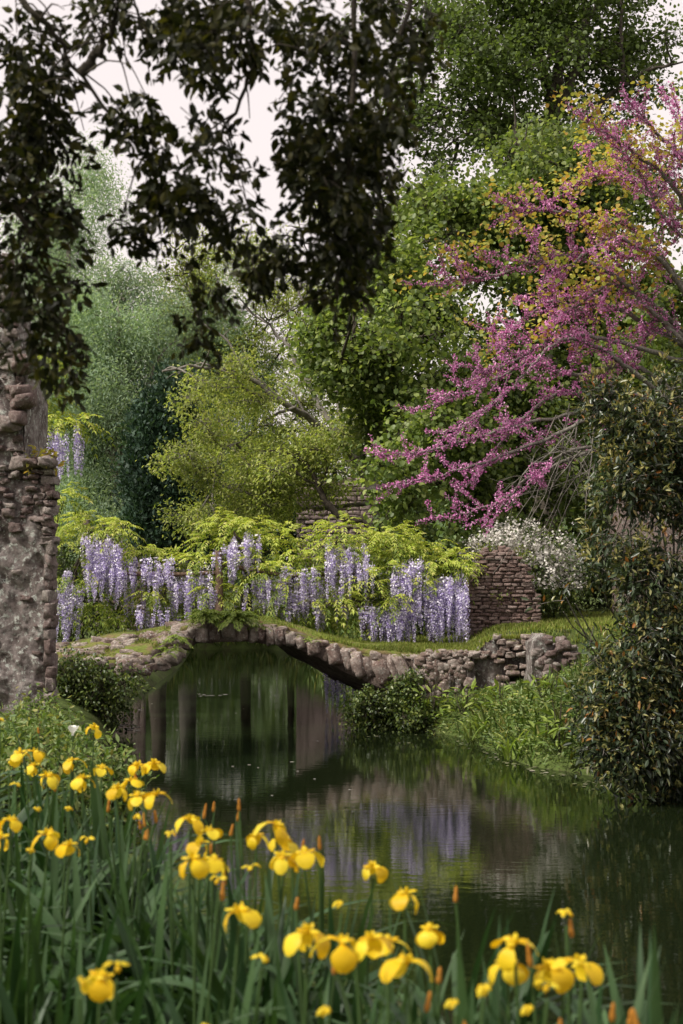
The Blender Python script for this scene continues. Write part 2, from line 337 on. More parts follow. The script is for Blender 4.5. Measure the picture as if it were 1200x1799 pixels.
# bridge: columns of (px, front top y, front bottom y, distance of the front, back top y)
BR = np.array([(85, 1166, 1215, 23.5, 1132), (140, 1165, 1205, 23.5, 1122), (200, 1160, 1192, 23.5, 1112), (250, 1150, 1180, 23.6, 1105), (290, 1136, 1172, 23.7, 1095), (318, 1110, 1150, 24.0, 1089),
               (340, 1097, 1131, 24.2, 1087), (400, 1091, 1127, 24.3, 1084), (440, 1093, 1127, 24.3, 1087), (480, 1100, 1132, 24.3, 1093), (520, 1112, 1141, 24.3, 1105), (560, 1126, 1156, 24.2, 1118),
               (600, 1137, 1174, 24.1, 1128), (635, 1146, 1194, 24.1, 1133), (660, 1149, 1206, 24.0, 1135), (700, 1151, 1222, 23.9, 1136), (722, 1152, 1240, 23.85, 1136), (738, 1152, 1285, 23.8, 1137), (775, 1152, 1290, 23.75, 1137)], float)
def br(px, col): return np.interp(px, BR[:, 0], BR[:, col])
bridge = thing('stone_bridge', (W(430, 1090, 25)[0], 25, 0), 'low arched rubble footbridge with mossy turf top crossing the river', 'bridge')
core = MB(); rings = []
for px in np.linspace(85, 775, 110):
    D = br(px, 3); a = W(px, br(px, 1), D); c = W(px, br(px, 2), D); bk = W(px, br(px, 4), D+1.5)
    bx = a[0] + (bk[0]-a[0])*.0
    ft = np.stack([np.full(10, a[0]), np.full(10, D), np.linspace(c[2], a[2]-.04, 10)], -1)
    tp = np.stack([np.full(6, a[0]), np.linspace(D+.12, D+1.4, 6), np.linspace(a[2], bk[2], 6)], -1)
    bb = np.stack([np.full(5, a[0]), np.full(5, D+1.5), np.linspace(bk[2]-.03, c[2]+.03, 5)], -1)
    un = np.stack([np.full(3, a[0]), np.linspace(D+1.2, D+.3, 3), np.full(3, c[2]+.05)], -1)
    sk = .75*float(sstep(np.array(px), 430, 600))
    bb[:, 0] -= sk*np.linspace(.1, 1, 5); un[:, 0] -= sk*np.linspace(.85, .2, 3)
    rings.append(np.concatenate([ft, tp, bb, un]))
rings = np.array(rings)
rings += np.stack([noise3(rings+q*9.7, 3) for q in range(3)], -1)*.035
loft(core, rings); core.build('arch', M['bridge_core'], bridge, smooth=True)
st = MB()
px = 322.
while px < 770:                                     # the ring of rough arch stones along the edge
    wpx = U(13, 28); c = px+wpx/2; D = br(c, 3)
    yt, yb_ = br(c, 1), br(c, 2)
    slope = math.atan2(br(c+12, 2)-br(c-12, 2), 24)
    if px > 640: yb_ = min(yb_, yt+58)
    h = (yb_-yt)
    if R.rand() < .9:
        m_ = D/FPX; f = U(.75, 1.02)
        stone(st, W(c, yt+h*.5+U(-2, 2), D+.07), (wpx*m_*.98, U(.3, .45), h*m_*f), (U(-.06, .06), slope*.75+U(-.1, .1), U(-.08, .08)), .5, .2)
    px += wpx
for k in range(84):                                # loose stones of the left landing and the deck edge
    px = U(95, 325) if k < 49 else U(330, 760); D = br(px, 3); t = U(0, .85)**1.0
    a = W(px, br(px, 1), D); bk = W(px, br(px, 4), D+1.4); s = U(.10, .26) if k < 49 else U(.07, .17)
    p = a*(1-t)+bk*t if k < 49 else a+np.array([0, U(0, .15), 0])
    stone(st, p+np.array([0, 0, -.03]), (s*U(1, 1.6), s, s*U(.5, .8)), None, .6, .22)
for k in range(26):                                 # the low front edge of the landing
    px = U(215, 322); D = br(px, 3)-.02; y = br(px, 1)+U(.1, .95)*(br(px, 2)-br(px, 1)); s = U(.14, .3)
    stone(st, W(px, y, D), (s*1.3, s, s*.8), None, .6, .2)
st.build('arch_stones', M['bridge'], bridge, smooth=True)
tf = MB(); rings = []
for px in np.linspace(455, 800, 70):                # turf strip on the deck
    D = br(px, 3)+.12; a = W(px, br(px, 1)-2, D); bk = W(px, br(px, 4), D+1.4)
    x = a[0]; t = np.linspace(0, 1, 8); hh = .05*np.sin(np.pi*t)+.03
    up = np.stack([np.full(8, x), D+t*1.3, a[2]+(bk[2]-a[2])*t+hh], -1); dn = up[::-1]*1.; dn[:, 2] -= .12
    rings.append(np.concatenate([up, dn]))
rings = np.array(rings); rings[..., 2] += noise3(rings, 4)*.02
loft(tf, rings)
rings = []
for px in np.linspace(88, 330, 50):                 # mossy top of the left landing
    D = br(px, 3)+.03; a = W(px, br(px, 1)+2, D); bk = W(px, br(px, 4), D+1.4); t = np.linspace(0, 1, 10)
    up = np.stack([np.full(10, a[0]), D+t*1.38, a[2]+(bk[2]-a[2])*t+.03*np.sin(np.pi*t)+.01], -1); dn = up[::-1]*1.; dn[:, 2] -= .12
    rings.append(np.concatenate([up, dn]))
rings = np.array(rings); rings[..., 2] += noise3(rings, 3)*.035
loft(tf, rings); tf.build('turf', M['mossy'], bridge, smooth=True)

# rubble wall right of the bridge
wall = thing('rubble_wall', (*W(800, 1200, 24)[:2], .2), 'rubble retaining wall with embedded stones holding up the lawn beside the bridge', 'wall')
mb = MB()
xs_px = np.linspace(728, 832, 24); D = 23.75
block(mb, [W(p, 1200, D)[0] for p in xs_px], [W(p, 1153, D)[2] for p in xs_px], [-.3]*24, [D-.05*math.sin(p) for p in xs_px], [24.4]*24, rough=.05)
xs_px = np.linspace(826, 946, 26); D = 23.85
tp = np.interp(xs_px, [826, 850, 870, 946], [1150, 1130, 1122, 1121])
block(mb, [W(p, 1200, D)[0] for p in xs_px], [W(p, t, D)[2] for p, t in zip(xs_px, tp)], [0.1]*26, [D+.05*math.sin(p*.1) for p in xs_px], [24.5]*26, rough=.06)
mb.build('mortar_face', M['ruin'], wall, smooth=True)
mb = MB()
for k in range(95):
    px = U(735, 828); py = U(1152, 1275); s = U(.07, .17)*(1.4 if py > 1215 else 1)
    stone(mb, W(px, py, 23.72), (s*1.25, .16, s), None, .7, .22)
for row, py in enumerate(np.arange(1118, 1205, 10.5)):
    px = 866 + (row % 2)*5
    while px < 940:
        wd = U(13, 27); s = 24/FPX
        if R.rand() < .78: stone(mb, W(px+wd/2, py+U(-2, 2), 23.76), (wd*s*.95, .3, 10.*s), (U(-.1, .1), U(-.12, .12), U(-.2, .2)), .5, .18)
        px += wd
for k in range(34): stone(mb, W(U(735, 870), U(1146, 1156)-max(0, 0), 23.75), (U(.08, .2), .2, U(.06, .12)), None, .6, .2)
mb.build('wall_stones', M['bridge'], wall, smooth=True)

# squared stub of old wall beside the laurel
stub = thing('ruined_stub', (*W(978, 1180, 22.8)[:2], .3), 'squared grey stub of ruined masonry between the loose wall stones and the laurel', 'ruin')
mb = MB(); xs_px = np.linspace(938, 1020, 22); D = 22.6
tp = np.interp(xs_px, [938, 955, 975, 1020], [1132, 1118, 1136, 1140])
block(mb, [W(p, 1200, D)[0] for p in xs_px], [W(p, t, D)[2] for p, t in zip(xs_px, tp)], [.2]*22, np.linspace(22.6, 22.75, 22), [23.9]*22, rough=.07)
mb.build('masonry', M['ruin'], stub, smooth=True)
mb = MB()
for k in range(34): stone(mb, W(U(942, 1012), U(1122, 1200), 22.6), (U(.1, .24), .18, U(.08, .18)), None, .65, .25)
mb.build('stub_stones', M['ruin_stone'], stub, smooth=True)

# ruined tower wall on the left
pil = thing('ruined_tower_wall', (*W(20, 1230, 19)[:2], .6), 'tall ruined wall with lichened plaster and jagged rubble edge by the irises', 'ruin')
mb = MB(); D = 19.0
def zpx(py, D): return W(0, py, D)[2]
xs = np.linspace(W(-140, 0, D)[0], W(95, 0, D)[0], 46)
block(mb, xs, np.interp(xs, [xs[0], xs[-6], xs[-1]], [zpx(790, D), zpx(798, D), zpx(808, D)]), [.3]*46, [19.]*46, list(np.interp(xs, [xs[0], xs[30], xs[-1]], [20.6, 20.6, 19.25])), nz=90, rough=.05, ns=5)
xs2 = np.linspace(W(-140, 0, D)[0], W(50, 0, D)[0], 30)
up_top = np.interp(xs2, [xs2[0], W(-20, 0, D)[0], W(28, 0, D)[0], W(50, 0, D)[0]], [zpx(330, D), zpx(430, D), zpx(500, D), zpx(690, D)])
block(mb, xs2, up_top, [zpx(820, D)]*30, [19.08]*30, [20.4]*30, nz=50, rough=.10, ns=3)
mb.build('plaster_face', M['ruin'], pil, smooth=True)
mb = MB()
def tower_stones(n, pxr, pyr, big, edge, yy):
    done = []
    for k in range(n*6):
        if len(done) >= n: break
        px, py = U(*pxr), U(*pyr); wd = U(10, 26)*(1 if R.rand() < .75 else big); hh = wd*U(.4, .75)
        if px+wd*.4 > edge(py) or any(abs(px-a) < (wd+c)*.5 and abs(py-b_) < (hh+d_)*.5 for a, b_, c, d_ in done): continue
        done.append((px, py, wd, hh)); stone(mb, W(px, py, yy+U(-.01, .03)), (wd*.0076, U(.12, .22), hh*.0076), (0, U(-.15, .15), U(-.2, .2)), .5, .3)
tower_stones(90, (-60, 95), (812, 935), 1.9, lambda y: 93, 19.0)
tower_stones(16, (-60, 80), (935, 1225), 1.5, lambda y: 76, 19.05)
tower_stones(130, (-60, 52), (440, 800), 2.2, lambda y: np.interp(y, [470, 560, 640, 700, 720, 760, 800], [30, 34, 50, 48, 40, 30, 60]), 19.03)
for py in np.arange(806, 960, 13): stone(mb, W(88+U(-3, 2), py, 19.07), (U(.10, .2), .3, U(.08, .12)), None, .4, .25)
for py in np.arange(960, 1240, 22): stone(mb, W(88+U(-2, 2), py, 19.10), (U(.10, .16), .3, U(.16, .22)), None, .3, .2)
for (px, py, wd, hh) in ((42, 640, 38, 30), (40, 688, 40, 24), (42, 706, 42, 26), (34, 736, 30, 24), (20, 745, 30, 26), (86, 812, 26, 18), (60, 815, 30, 18)):
    stone(mb, W(px, py, 18.95), (wd*.0076, .5, hh*.0076), None, .65, .2)
mb.build('rubble_stones', M['ruin_stone'], pil, smooth=True)
mb = MB(); foliage(mb, [blob_px(70, 805, 18.95, 26, 9, .15)], 22, 6, .12, .09, .05, HEX, droop=.2)
mb.build('wall_weeds', M['redbud_leaf'], pil)

# brick pier on the lawn
def bricks(mb, x0, x1, top, zb, yf, yb, bw, bh, keep=lambda x, z: True):
    z = zb; row = 0
    while z < max(top(x0), top(x1), top((x0+x1)/2))+.3:
        x = x0-(row % 2)*bw*.5
        while x < x1:
            ww = bw*U(.75, 1.2); xc = min(max(x+ww/2, x0+.05), x1-.05)
            if z+bh*.5 < top(xc) and keep(xc, z):
                lim0, lim1 = max(x, x0), min(x+ww, x1)
                if lim1-lim0 > .03:
                    stone(mb, ((lim0+lim1)/2, yf+U(-.02, .015)+.09, z+bh/2), (lim1-lim0-.008, .2, bh*.9), tuple(R.normal(size=3)*.045), .42, .17)
            x += ww
        z += bh; row += 1
D = 26.3; x0, x1 = W(822, 0, D)[0], W(945, 0, D)[0]
pier = thing('brick_pier', ((x0+x1)/2, D+.4, 1.3), 'broken brown brick pier with crumbling top standing on the raised lawn', 'ruin')
topf = lambda x: np.interp(x, [W(p, 0, D)[0] for p in (822, 836, 840, 862, 895, 915, 932, 945)], [zpx(p, D) for p in (1010, 1005, 976, 966, 970, 985, 1020, 1062)])
mb = MB(); bricks(mb, x0, x1, topf, 1.2, D, D+.8, .19, .070)
for k in range(14): stone(mb, W(U(842, 905), U(966, 985), D+.2), (U(.12, .25), .25, U(.09, .16)), None, .6, .22)
for z in np.arange(1.2, topf(x0)-.05, .070): stone(mb, (x0+.06, D+.45, z+.035), (.14, .7, .065), tuple(R.normal(size=3)*.03), .4, .1)
mb.build('brick_courses', M['brick'], pier, smooth=True)
mb = MB(); xs = np.linspace(x0+.05, x1-.03, 22)
block(mb, xs, [topf(x)-.06 for x in xs], [1.0]*22, [D+.05]*22, [D+.85]*22, nz=20, rough=.02)
mb.build('mortar', M['mortar'], pier, smooth=True)

mb = MB(); foliage(mb, [blob_px(905, 975, D+.3, 22, 12, .25), blob_px(850, 968, D+.3, 14, 7, .2), blob_px(880, 1040, D+.02, 16, 10, .06), blob_px(838, 1006, D, 10, 6, .1)], 46, 9, .12, .06, .035, HEX, droop=.3); mb.build('wall_weeds', M['grass'], pier)
# far stone tower behind the wisteria, and bits of wall
D = 48.5; x0, x1 = W(522, 0, D)[0], W(655, 0, D)[0]
tw = thing('far_tower', ((x0+x1)/2, D+2, .7), 'distant coursed stone tower showing above the wisteria behind the leaning trunk', 'tower')
mb = MB(); bricks(mb, x0, x1, lambda x: zpx(842, D)+.2*math.sin(x*5), .8, D, D+3, .42, .16); mb.build('stone_courses', M['tower'], tw, smooth=True)
mb = MB(); xs = np.linspace(x0+.03, x1-.03, 12); block(mb, xs, [zpx(846, D)]*12, [.5]*12, [D+.07]*12, [D+3]*12, nz=16, rough=.015); mb.build('mortar', M['mortar'], tw, smooth=True)
D = 40.
fw = thing('low_stone_wall', (*W(232, 960, D)[:2], .9), 'piece of grey dry stone wall showing above the wisteria beside the dark cypress', 'wall')
mb = MB(); x0, x1 = W(150, 0, D)[0], W(262, 0, D)[0]; bricks(mb, x0, x1, lambda x: zpx(915, D)+.15*math.sin(x*4), .8, D, D+.5, .24, .17); mb.build('wall_stones', M['ruin_stone'], fw, smooth=True)
mb = MB(); xs = np.linspace(x0+.05, x1-.05, 12); block(mb, xs, [zpx(925, D)]*12, [.5]*12, [D+.09]*12, [D+.5]*12, nz=12, rough=.02); mb.build('mortar', M['mortar'], fw, smooth=True)
D = 29.
rw = thing('garden_wall', (*W(1170, 960, D)[:2], 1.5), 'pale mauve old wall glimpsed through the laurel leaves', 'wall')
mb = MB(); xs = np.linspace(W(1075, 0, D)[0], W(1330, 0, D)[0], 30); block(mb, xs, [zpx(860, D)+.1*math.sin(x*3) for x in xs], [1.]*30, [D]*30, [D+.6]*30, nz=24, rough=.05); mb.build('masonry', M['ruin_stone'], rw, smooth=True)

# ------------------------------------------------------------------ trees
def grow(name, base, trunk_pts, r0, r1, limbs, blobs, fol, leafm, barkm, label, cat='tree', group=None, tw=None, twr=.006):
    """trunk path, limbs (path, r0, r1), crown ellipsoids; parts: trunk, limb, crown"""
    t = thing(name, base, label, cat, group)
    mb = MB(); tube(mb, smooth_path(trunk_pts, 18, r0*.12), r0, r1, 10, .35); mb.build('trunk', barkm, t, smooth=True)
    src = [smooth_path(trunk_pts, 14)]
    for (pts, a, bq) in limbs:
        lb = MB(); P = smooth_path(pts, 16, a*.3); tube(lb, P, a, bq, 7); src.append(P[3:])
        for k in range(4, 15, 2):                                    # side shoots of the limb
            d = unit(P[k]-P[k-1]); e = unit(d+R.normal(size=3)*.7); ln = U(.4, 1.)*np.linalg.norm(P[-1]-P[0])*.28
            tube(lb, smooth_path([P[k], P[k]+e*ln*.5+R.normal(size=3)*ln*.06, P[k]+e*ln+np.array([0, 0, -.05*ln])], 6), a*.35, a*.08, 4)
        lb.build('limb', barkm, t, smooth=True)
    lb = MB()
    for c, r in blobs:                                                # a bough into every crown mass
        tp = np.concatenate(src); s = tp[np.argmin(np.linalg.norm(tp-c, axis=1)+np.maximum(0, tp[:, 2]-c[2])*1.2)]; src.append(((s+c)/2)[None]) if len(blobs) > 20 else None; kk = 3 if len(blobs) > 20 else 8
        mid = (s+c)/2+R.normal(size=3)*.08*np.linalg.norm(c-s)
        P = smooth_path([s, mid, c, c+unit(c-s)*r*.5], 12, .01); rb = min(r1*.7, .012+.02*np.linalg.norm(c-s)); tube(lb, P, rb, rb*.2, 5)
        for k in range(kk):
            q = P[R.randint(4, 11)]; e = q+rnd_dir(1)[0]*r*.75
            tube(lb, smooth_path([q, (q+e)/2+R.normal(size=3)*.06*r.mean(), e], 5), rb*.4, rb*.12, 4)
    mb = MB(); foliage(mb, blobs, twigs=lb if tw else None, tw=twr, **fol)
    lb.build('boughs', barkm, t)
    mb.build('crown', leafm, t)
    return t
B = blob_px
def lay(big, n, rx, ry, dj=1.2, rd=None):
    """break big crown ellipses (px,py,D,rx,ry) into many small flattened leaf masses"""
    a = np.array([q[3]*q[4] for q in big], float); a /= a.sum(); out = []
    for k in R.choice(len(big), n, p=a):
        q = big[k]; th, r_ = U(0, 6.28), math.sqrt(U(0, 1)); w_ = U(*rx)
        out.append(blob_px(q[0]+q[3]*r_*math.cos(th), q[1]+q[4]*r_*math.sin(th), q[2]+U(-dj, dj), w_, U(*ry), w_*q[2]/FPX*.9))
    return out
# distant belt behind everything
far_specs = [(-120, 66, 5.5, 11), (30, 74, 6, 13), (190, 70, 5, 9.5), (330, 78, 6, 10), (470, 82, 6, 9), (620, 76, 6, 9.5), (790, 72, 6.5, 12), (950, 66, 6, 14), (1110, 68, 6, 15), (1290, 64, 6, 14)]
proto = None
for k, (px, D, r, h) in enumerate(far_specs):
    x = (px-600)/FPX*D; z0 = gz1(x, D)
    if proto is None:
        t = thing('distant_tree', (x, D, z0), 'x', 'tree')
        mb = MB(); tube(mb, smooth_path([(x, D, z0-.3), (x+.2, D, z0+3), (x, D, z0+8)], 8), .3, .1, 8); kid(t, mb.build('trunk', M['bark'], t))
        bl = [(np.array([x+U(-.6, .6)*r, D+U(-2, 2), z0+h*f]), np.array([r*w_, r*w_, h*.2])) for f, w_ in ((.12, .85), (.15, .8), (.3, .9), (.42, .8), (.55, .75), (.7, .6), (.85, .4), (.35, .6), (.5, .6))]
        mb = MB(); foliage(mb, bl, 420, 22, .9, .30, .2, HEX, droop=.3); kid(t, mb.build('crown', M['far'], t)); proto = t
        ph = h
    else:
        t = copy_tree(proto); t.location = (x, D, z0); t.scale = (r/5.5*U(.9, 1.1), r/5.5, h/ph); t.rotation_euler[2] = U(0, 6.28)
    where = ['behind the ruined tower wall', 'behind the willows at the left edge', 'between the left willow and the cypress', 'behind the dark cypress', 'behind the yellow green tree', 'behind the far stone tower',
             'behind the big fresh green tree', 'behind the tall dark forked trunk', 'behind the redbud', 'at the right edge behind the redbud'][k]
    tag(t, 'distant hazy green tree ' + where, 'tree', 'distant trees behind the garden')

# willows, blue green, left
wl = [((95, 950, 46), [(95, 960), (100, 800), (120, 700)], [(120, 430, 46, 95, 110), (90, 600, 46, 90, 110), (150, 720, 45, 90, 90), (130, 850, 45, 90, 70), (60, 800, 46, 60, 120), (60, 330, 47, 70, 80), (110, 300, 47, 60, 60)], 'silvery blue green willow nearest the ruined tower wall'),
      ((215, 950, 42), [(205, 960), (205, 820), (200, 720)], [(210, 560, 43, 75, 80), (190, 690, 42, 80, 80), (230, 790, 42, 75, 70), (190, 880, 42, 80, 45), (150, 640, 43, 50, 70), (190, 480, 44, 45, 50)], 'silvery blue green willow with a pale twin stem left of the cypress'),
      ((330, 950, 50), [(330, 960), (335, 760), (340, 620)], [(330, 560, 50, 85, 80), (300, 690, 50, 80, 100), (390, 620, 50, 70, 80), (280, 820, 50, 80, 90), (400, 760, 50, 80, 110), (270, 500, 50, 50, 35)], 'silvery blue green willow standing behind the dark cypress')]
for (bp_, tr, bl, lab) in wl:
    D = bp_[2]; base = W(bp_[0], 1000, D); base[2] = gz1(base[0], D)
    pts = [base-np.array([0, 0, .3])]+[W(p, q, D) for p, q in tr[1:]]+[W(bl[0][0], bl[0][1], D)]
    grow('willow_tree', base, pts, .26, .07, [([W(tr[1][0], tr[1][1], D), W(tr[1][0]+40, tr[1][1]-110, D), W(tr[1][0]+75, tr[1][1]-200, D)], .10, .03), ([W(tr[1][0], tr[1][1]+20, D), W(tr[1][0]-35, tr[1][1]-90, D), W(tr[1][0]-60, tr[1][1]-190, D)], .10, .03)],
         lay(bl, 44, (24, 52), (22, 48), 1.5), dict(nspray=2300, per=40, sr=.75, L=.13, Wd=.036, droop=.55, up=.6, pw=2.0, gap=.65), M['willow'], M['bark_grey'], lab, group='willows')
# dark cypress
D = 38.5; base = W(278, 1000, D); base[2] = gz1(base[0], D)
grow('cypress_tree', base, [base-np.array([0, 0, .3]), W(285, 850, D), W(288, 700, D)], .2, .04, [], [B(285, 930, D, 50, 60), B(270, 860, D, 40, 70), B(310, 850, D, 36, 70), B(285, 780, D, 34, 60), B(300, 720, D, 16, 45), B(258, 790, D, 16, 55), B(330, 760, D, 13, 60), B(345, 880, D, 30, 70)],
     dict(nspray=1000, per=26, sr=.6, L=.16, Wd=.09, droop=-.7, up=.3, pw=2.6, jit=.2), M['cypress'], M['bark'], 'dark narrow upright cypress standing behind the wisteria rail')
# upright dark shoots right of it
D = 49.5; base = W(512, 1000, D); base[2] = gz1(base[0], D)
grow('bay_tree', base, [base-np.array([0, 0, .3]), W(510, 880, D), W(505, 780, D)], .12, .03, [], [B(470, 930, D, 70, 45), B(400, 930, D, 60, 50), B(560, 940, D, 50, 40), B(350, 930, D, 50, 50)], dict(nspray=420, per=18, sr=.4, L=.14, Wd=.07, droop=.1, pw=2.2), M['cypress'], M['bark'], 'low dark evergreen shrub in shade below the yellow green tree', 'shrub')
# yellow green tree with the long leaning grey bough
D = 33.; base = W(700, 1000, D); base[2] = gz1(base[0], D)
def L_(D, *pp): return [W(p, q, D+dd) for p, q, dd in pp]
grow('leaning_tree', base, [base-np.array([0, 0, .3])]+L_(D, (672, 900, 0), (640, 830, 0), (600, 775, 0)), .24, .10,
     [(L_(D, (606, 785, 0), (560, 745, -.5), (490, 705, -1), (430, 662, -1), (360, 645, -1.5), (285, 652, -2)), .10, .025),
      (L_(D, (490, 705, -1), (440, 690, -1.2), (400, 655, -1.4), (350, 640, -1.5), (310, 660, -1.5)), .05, .015),
      (L_(D, (600, 775, 0), (550, 690, .5), (500, 600, .8), (430, 540, 1)), .08, .02), (L_(D, (600, 775, 0), (590, 680, .5), (560, 590, .8), (520, 500, 1)), .08, .02),
      (L_(D, (520, 715, -1), (470, 735, -1), (430, 770, -1), (390, 790, -1)), .04, .012), (L_(D, (430, 662, -1), (400, 600, -1), (350, 560, -1), (330, 500, -1)), .035, .01)],
     lay([(400, 800, D-1, 90, 60), (350, 770, D-1, 45, 60), (450, 730, D-1, 85, 50), (400, 870, D-1, 80, 45), (480, 840, D-1, 70, 55), (380, 690, D-1, 60, 40), (530, 770, D, 70, 50), (590, 790, D, 55, 45), (620, 740, D, 50, 40), (560, 850, D, 40, 35), (480, 650, D, 70, 40), (340, 840, D-1, 40, 70), (450, 900, D, 80, 30)], 70, (16, 40), (5, 10), 1.8),
     dict(nspray=1250, per=24, sr=.36, L=.095, Wd=.045, droop=.3, up=1.2, pw=2.0), M['mid'], M['bark_grey'], 'airy yellow green tree with one long bare grey bough leaning left', tw=True)
D = 50.; base = W(430, 1000, D); base[2] = gz1(base[0], D)
grow('sparse_tree', base, [base-np.array([0, 0, .3])]+L_(D, (440, 850, 0), (450, 700, 0), (440, 600, 0)), .16, .05,
     [(L_(D, (445, 700, 0), (500, 600, 0), (540, 500, 0), (560, 430, 0)), .05, .012), (L_(D, (440, 650, 0), (380, 560, 0), (330, 500, 0), (310, 440, 0)), .05, .012), (L_(D, (445, 640, 0), (450, 540, 0), (440, 450, 0)), .05, .012)],
     lay([(300, 520, D, 80, 70), (400, 540, D, 90, 80), (490, 600, D, 80, 90), (540, 500, D, 70, 80), (440, 470, D, 90, 60), (340, 450, D, 70, 50), (400, 640, D, 80, 60), (510, 420, D, 50, 50), (530, 330, D, 50, 60), (570, 680, D, 60, 80), (600, 600, D, 50, 70), (560, 750, D, 60, 50)], 130, (18, 36), (8, 15), 2),
     dict(nspray=1900, per=15, sr=.55, L=.12, Wd=.065, droop=.2, pw=1.6, gap=.9, gs=1.0), M['mid'], M['bark'], 'thin leaved spring tree with bright sky between its twigs at centre', tw=True, twr=.008)
# dark leaning bare trunk in front of the far tower
D = 31.; base = W(665, 1000, D); base[2] = gz1(base[0], D)
grow('crooked_tree', base, [base-np.array([0, 0, .3])]+L_(D, (655, 935, 0), (612, 915, 0), (575, 885, 0), (556, 850, 0), (540, 815, 0), (505, 795, 0)), .11, .035,
     [(L_(D, (556, 850, 0), (530, 840, 0), (500, 800, 0), (470, 790, 0)), .03, .01), (L_(D, (560, 855, 0), (575, 820, 0), (560, 790, 0)), .03, .01)],
     [B(500, 790, D, 40, 16), B(545, 790, D, 36, 20), B(590, 830, D, 40, 14), B(480, 830, D, 40, 16)], dict(nspray=120, per=12, sr=.35, L=.10, Wd=.05, droop=.3, up=1.2, pw=1.6), M['mid'], M['bark'], 'small tree with a crooked dark trunk curving in front of the far tower', tw=True)
# big fresh green tree
D = 32.; base = W(900, 1000, D); base[2] = gz1(base[0], D)
grow('plane_tree', base, [base-np.array([0, 0, .3])]+L_(D, (900, 860, 0), (915, 700, 0), (935, 560, 0), (930, 450, 0)), .34, .14,
     [(L_(D, (925, 560, 0), (900, 490, -.5), (860, 440, -1), (800, 415, -1), (750, 425, -1)), .11, .03), (L_(D, (915, 680, 0), (850, 590, -1), (760, 560, -1), (700, 600, -1)), .09, .02), (L_(D, (905, 800, 0), (820, 700, -1), (740, 660, -1), (680, 690, -1)), .09, .02),
      (L_(D, (935, 540, 0), (960, 400, 0), (930, 300, 0), (900, 220, 0)), .10, .02), (L_(D, (930, 600, 0), (1000, 500, 0), (1080, 430, 0)), .10, .02), (L_(D, (925, 640, 0), (1010, 590, 0), (1100, 600, 0)), .08, .02)],
     lay([(620, 640, D-2, 60, 80), (690, 560, D-2, 80, 80), (640, 760, D-2, 55, 60), (720, 700, D-2.5, 80, 80), (700, 830, D-3, 65, 60), (690, 910, D-3, 55, 40), (790, 610, D-2, 80, 80), (780, 480, D-1, 90, 70), (700, 450, D-1, 60, 60),
      (800, 380, D-1, 90, 60), (900, 360, D, 80, 50), (830, 770, D-2, 90, 80), (800, 890, D-2.5, 90, 60), (880, 560, D, 90, 90), (900, 430, D, 80, 80), (960, 650, D, 90, 100), (950, 800, D-1, 90, 90), (900, 920, D-1, 90, 50), (1040, 520, D, 90, 90), (1080, 700, D, 90, 100), (1010, 380, D+1, 70, 80), (1100, 380, D+1, 80, 80), (1150, 560, D, 80, 90), (600, 540, D-1, 40, 50), (740, 330, D, 50, 50), (690, 380, D, 40, 50), (820, 330, D, 50, 30), (1060, 880, D, 80, 70), (640, 700, D-2, 60, 130), (620, 560, D-2, 60, 90), (660, 860, D-3, 70, 90), (720, 540, D-1, 90, 120), (950, 300, D, 80, 60), (1040, 300, D+1, 80, 60)], 210, (24, 52), (14, 30), 1.8),
     dict(nspray=4600, per=23, sr=.5, L=.115, Wd=.10, tpl=HEX, droop=.3, up=.9, pw=2.2, gap=.7, gs=.8), M['big'], M['bark'], 'big fresh green round leaved tree filling the middle above the white climber', tw=True)
# tall forked tree top right
D = 40.; base = W(965, 1000, D); base[2] = gz1(base[0], D)
grow('tall_tree', base, [base-np.array([0, 0, .3])]+L_(D, (960, 700, 0), (972, 400, 0), (975, 190, 0)), .40, .22,
     [(L_(D, (975, 205, 0), (955, 130, 0), (945, 50, 0), (930, -60, 0)), .18, .08), (L_(D, (978, 200, 0), (985, 100, 0), (992, 0, 0), (1000, -90, 0)), .2, .1), (L_(D, (978, 200, 0), (1010, 120, 0), (1025, 40, 0), (1040, -70, 0)), .18, .08), (L_(D, (970, 300, 0), (920, 200, 0), (860, 140, 0), (820, 90, 0)), .10, .03), (L_(D, (972, 280, 0), (1060, 180, 0), (1130, 130, 0), (1180, 110, 0)), .10, .03), (L_(D, (1095, 150, 0), (1093, 60, 0), (1092, -40, 0)), .06, .03)],
     lay([(880, 30, D, 70, 70), (830, 110, D, 50, 50), (790, 20, D, 60, 50), (930, 120, D, 60, 60), (900, 210, D, 70, 40), (960, 250, D, 70, 50), (1040, 170, D, 60, 60), (1030, 40, D, 60, 60), (1090, 110, D, 50, 60), (1080, 240, D, 70, 50), (1150, 180, D, 60, 40), (1090, 10, D, 40, 50), (1180, 60, D, 40, 30), (860, -60, D, 100, 50), (1000, -60, D, 100, 60), (1160, -40, D, 70, 30), (720, 40, D, 60, 70), (760, 200, D, 60, 50), (800, 280, D, 60, 45), (880, 280, D, 60, 50), (960, 330, D, 80, 50), (1130, 290, D, 80, 50), (860, 170, D, 60, 50), (1120, 60, D, 60, 60), (1040, 110, D, 90, 70), (900, 60, D, 90, 80), (830, 60, D, 60, 60)], 165, (20, 44), (10, 26), 2),
     dict(nspray=1900, per=20, sr=.6, L=.125, Wd=.10, tpl=HEX, droop=.25, pw=1.7, gap=.9, gs=.7), M['tall'], M['bark'], 'tall tree with a dark trunk forking into three stems against the sky', tw=True)

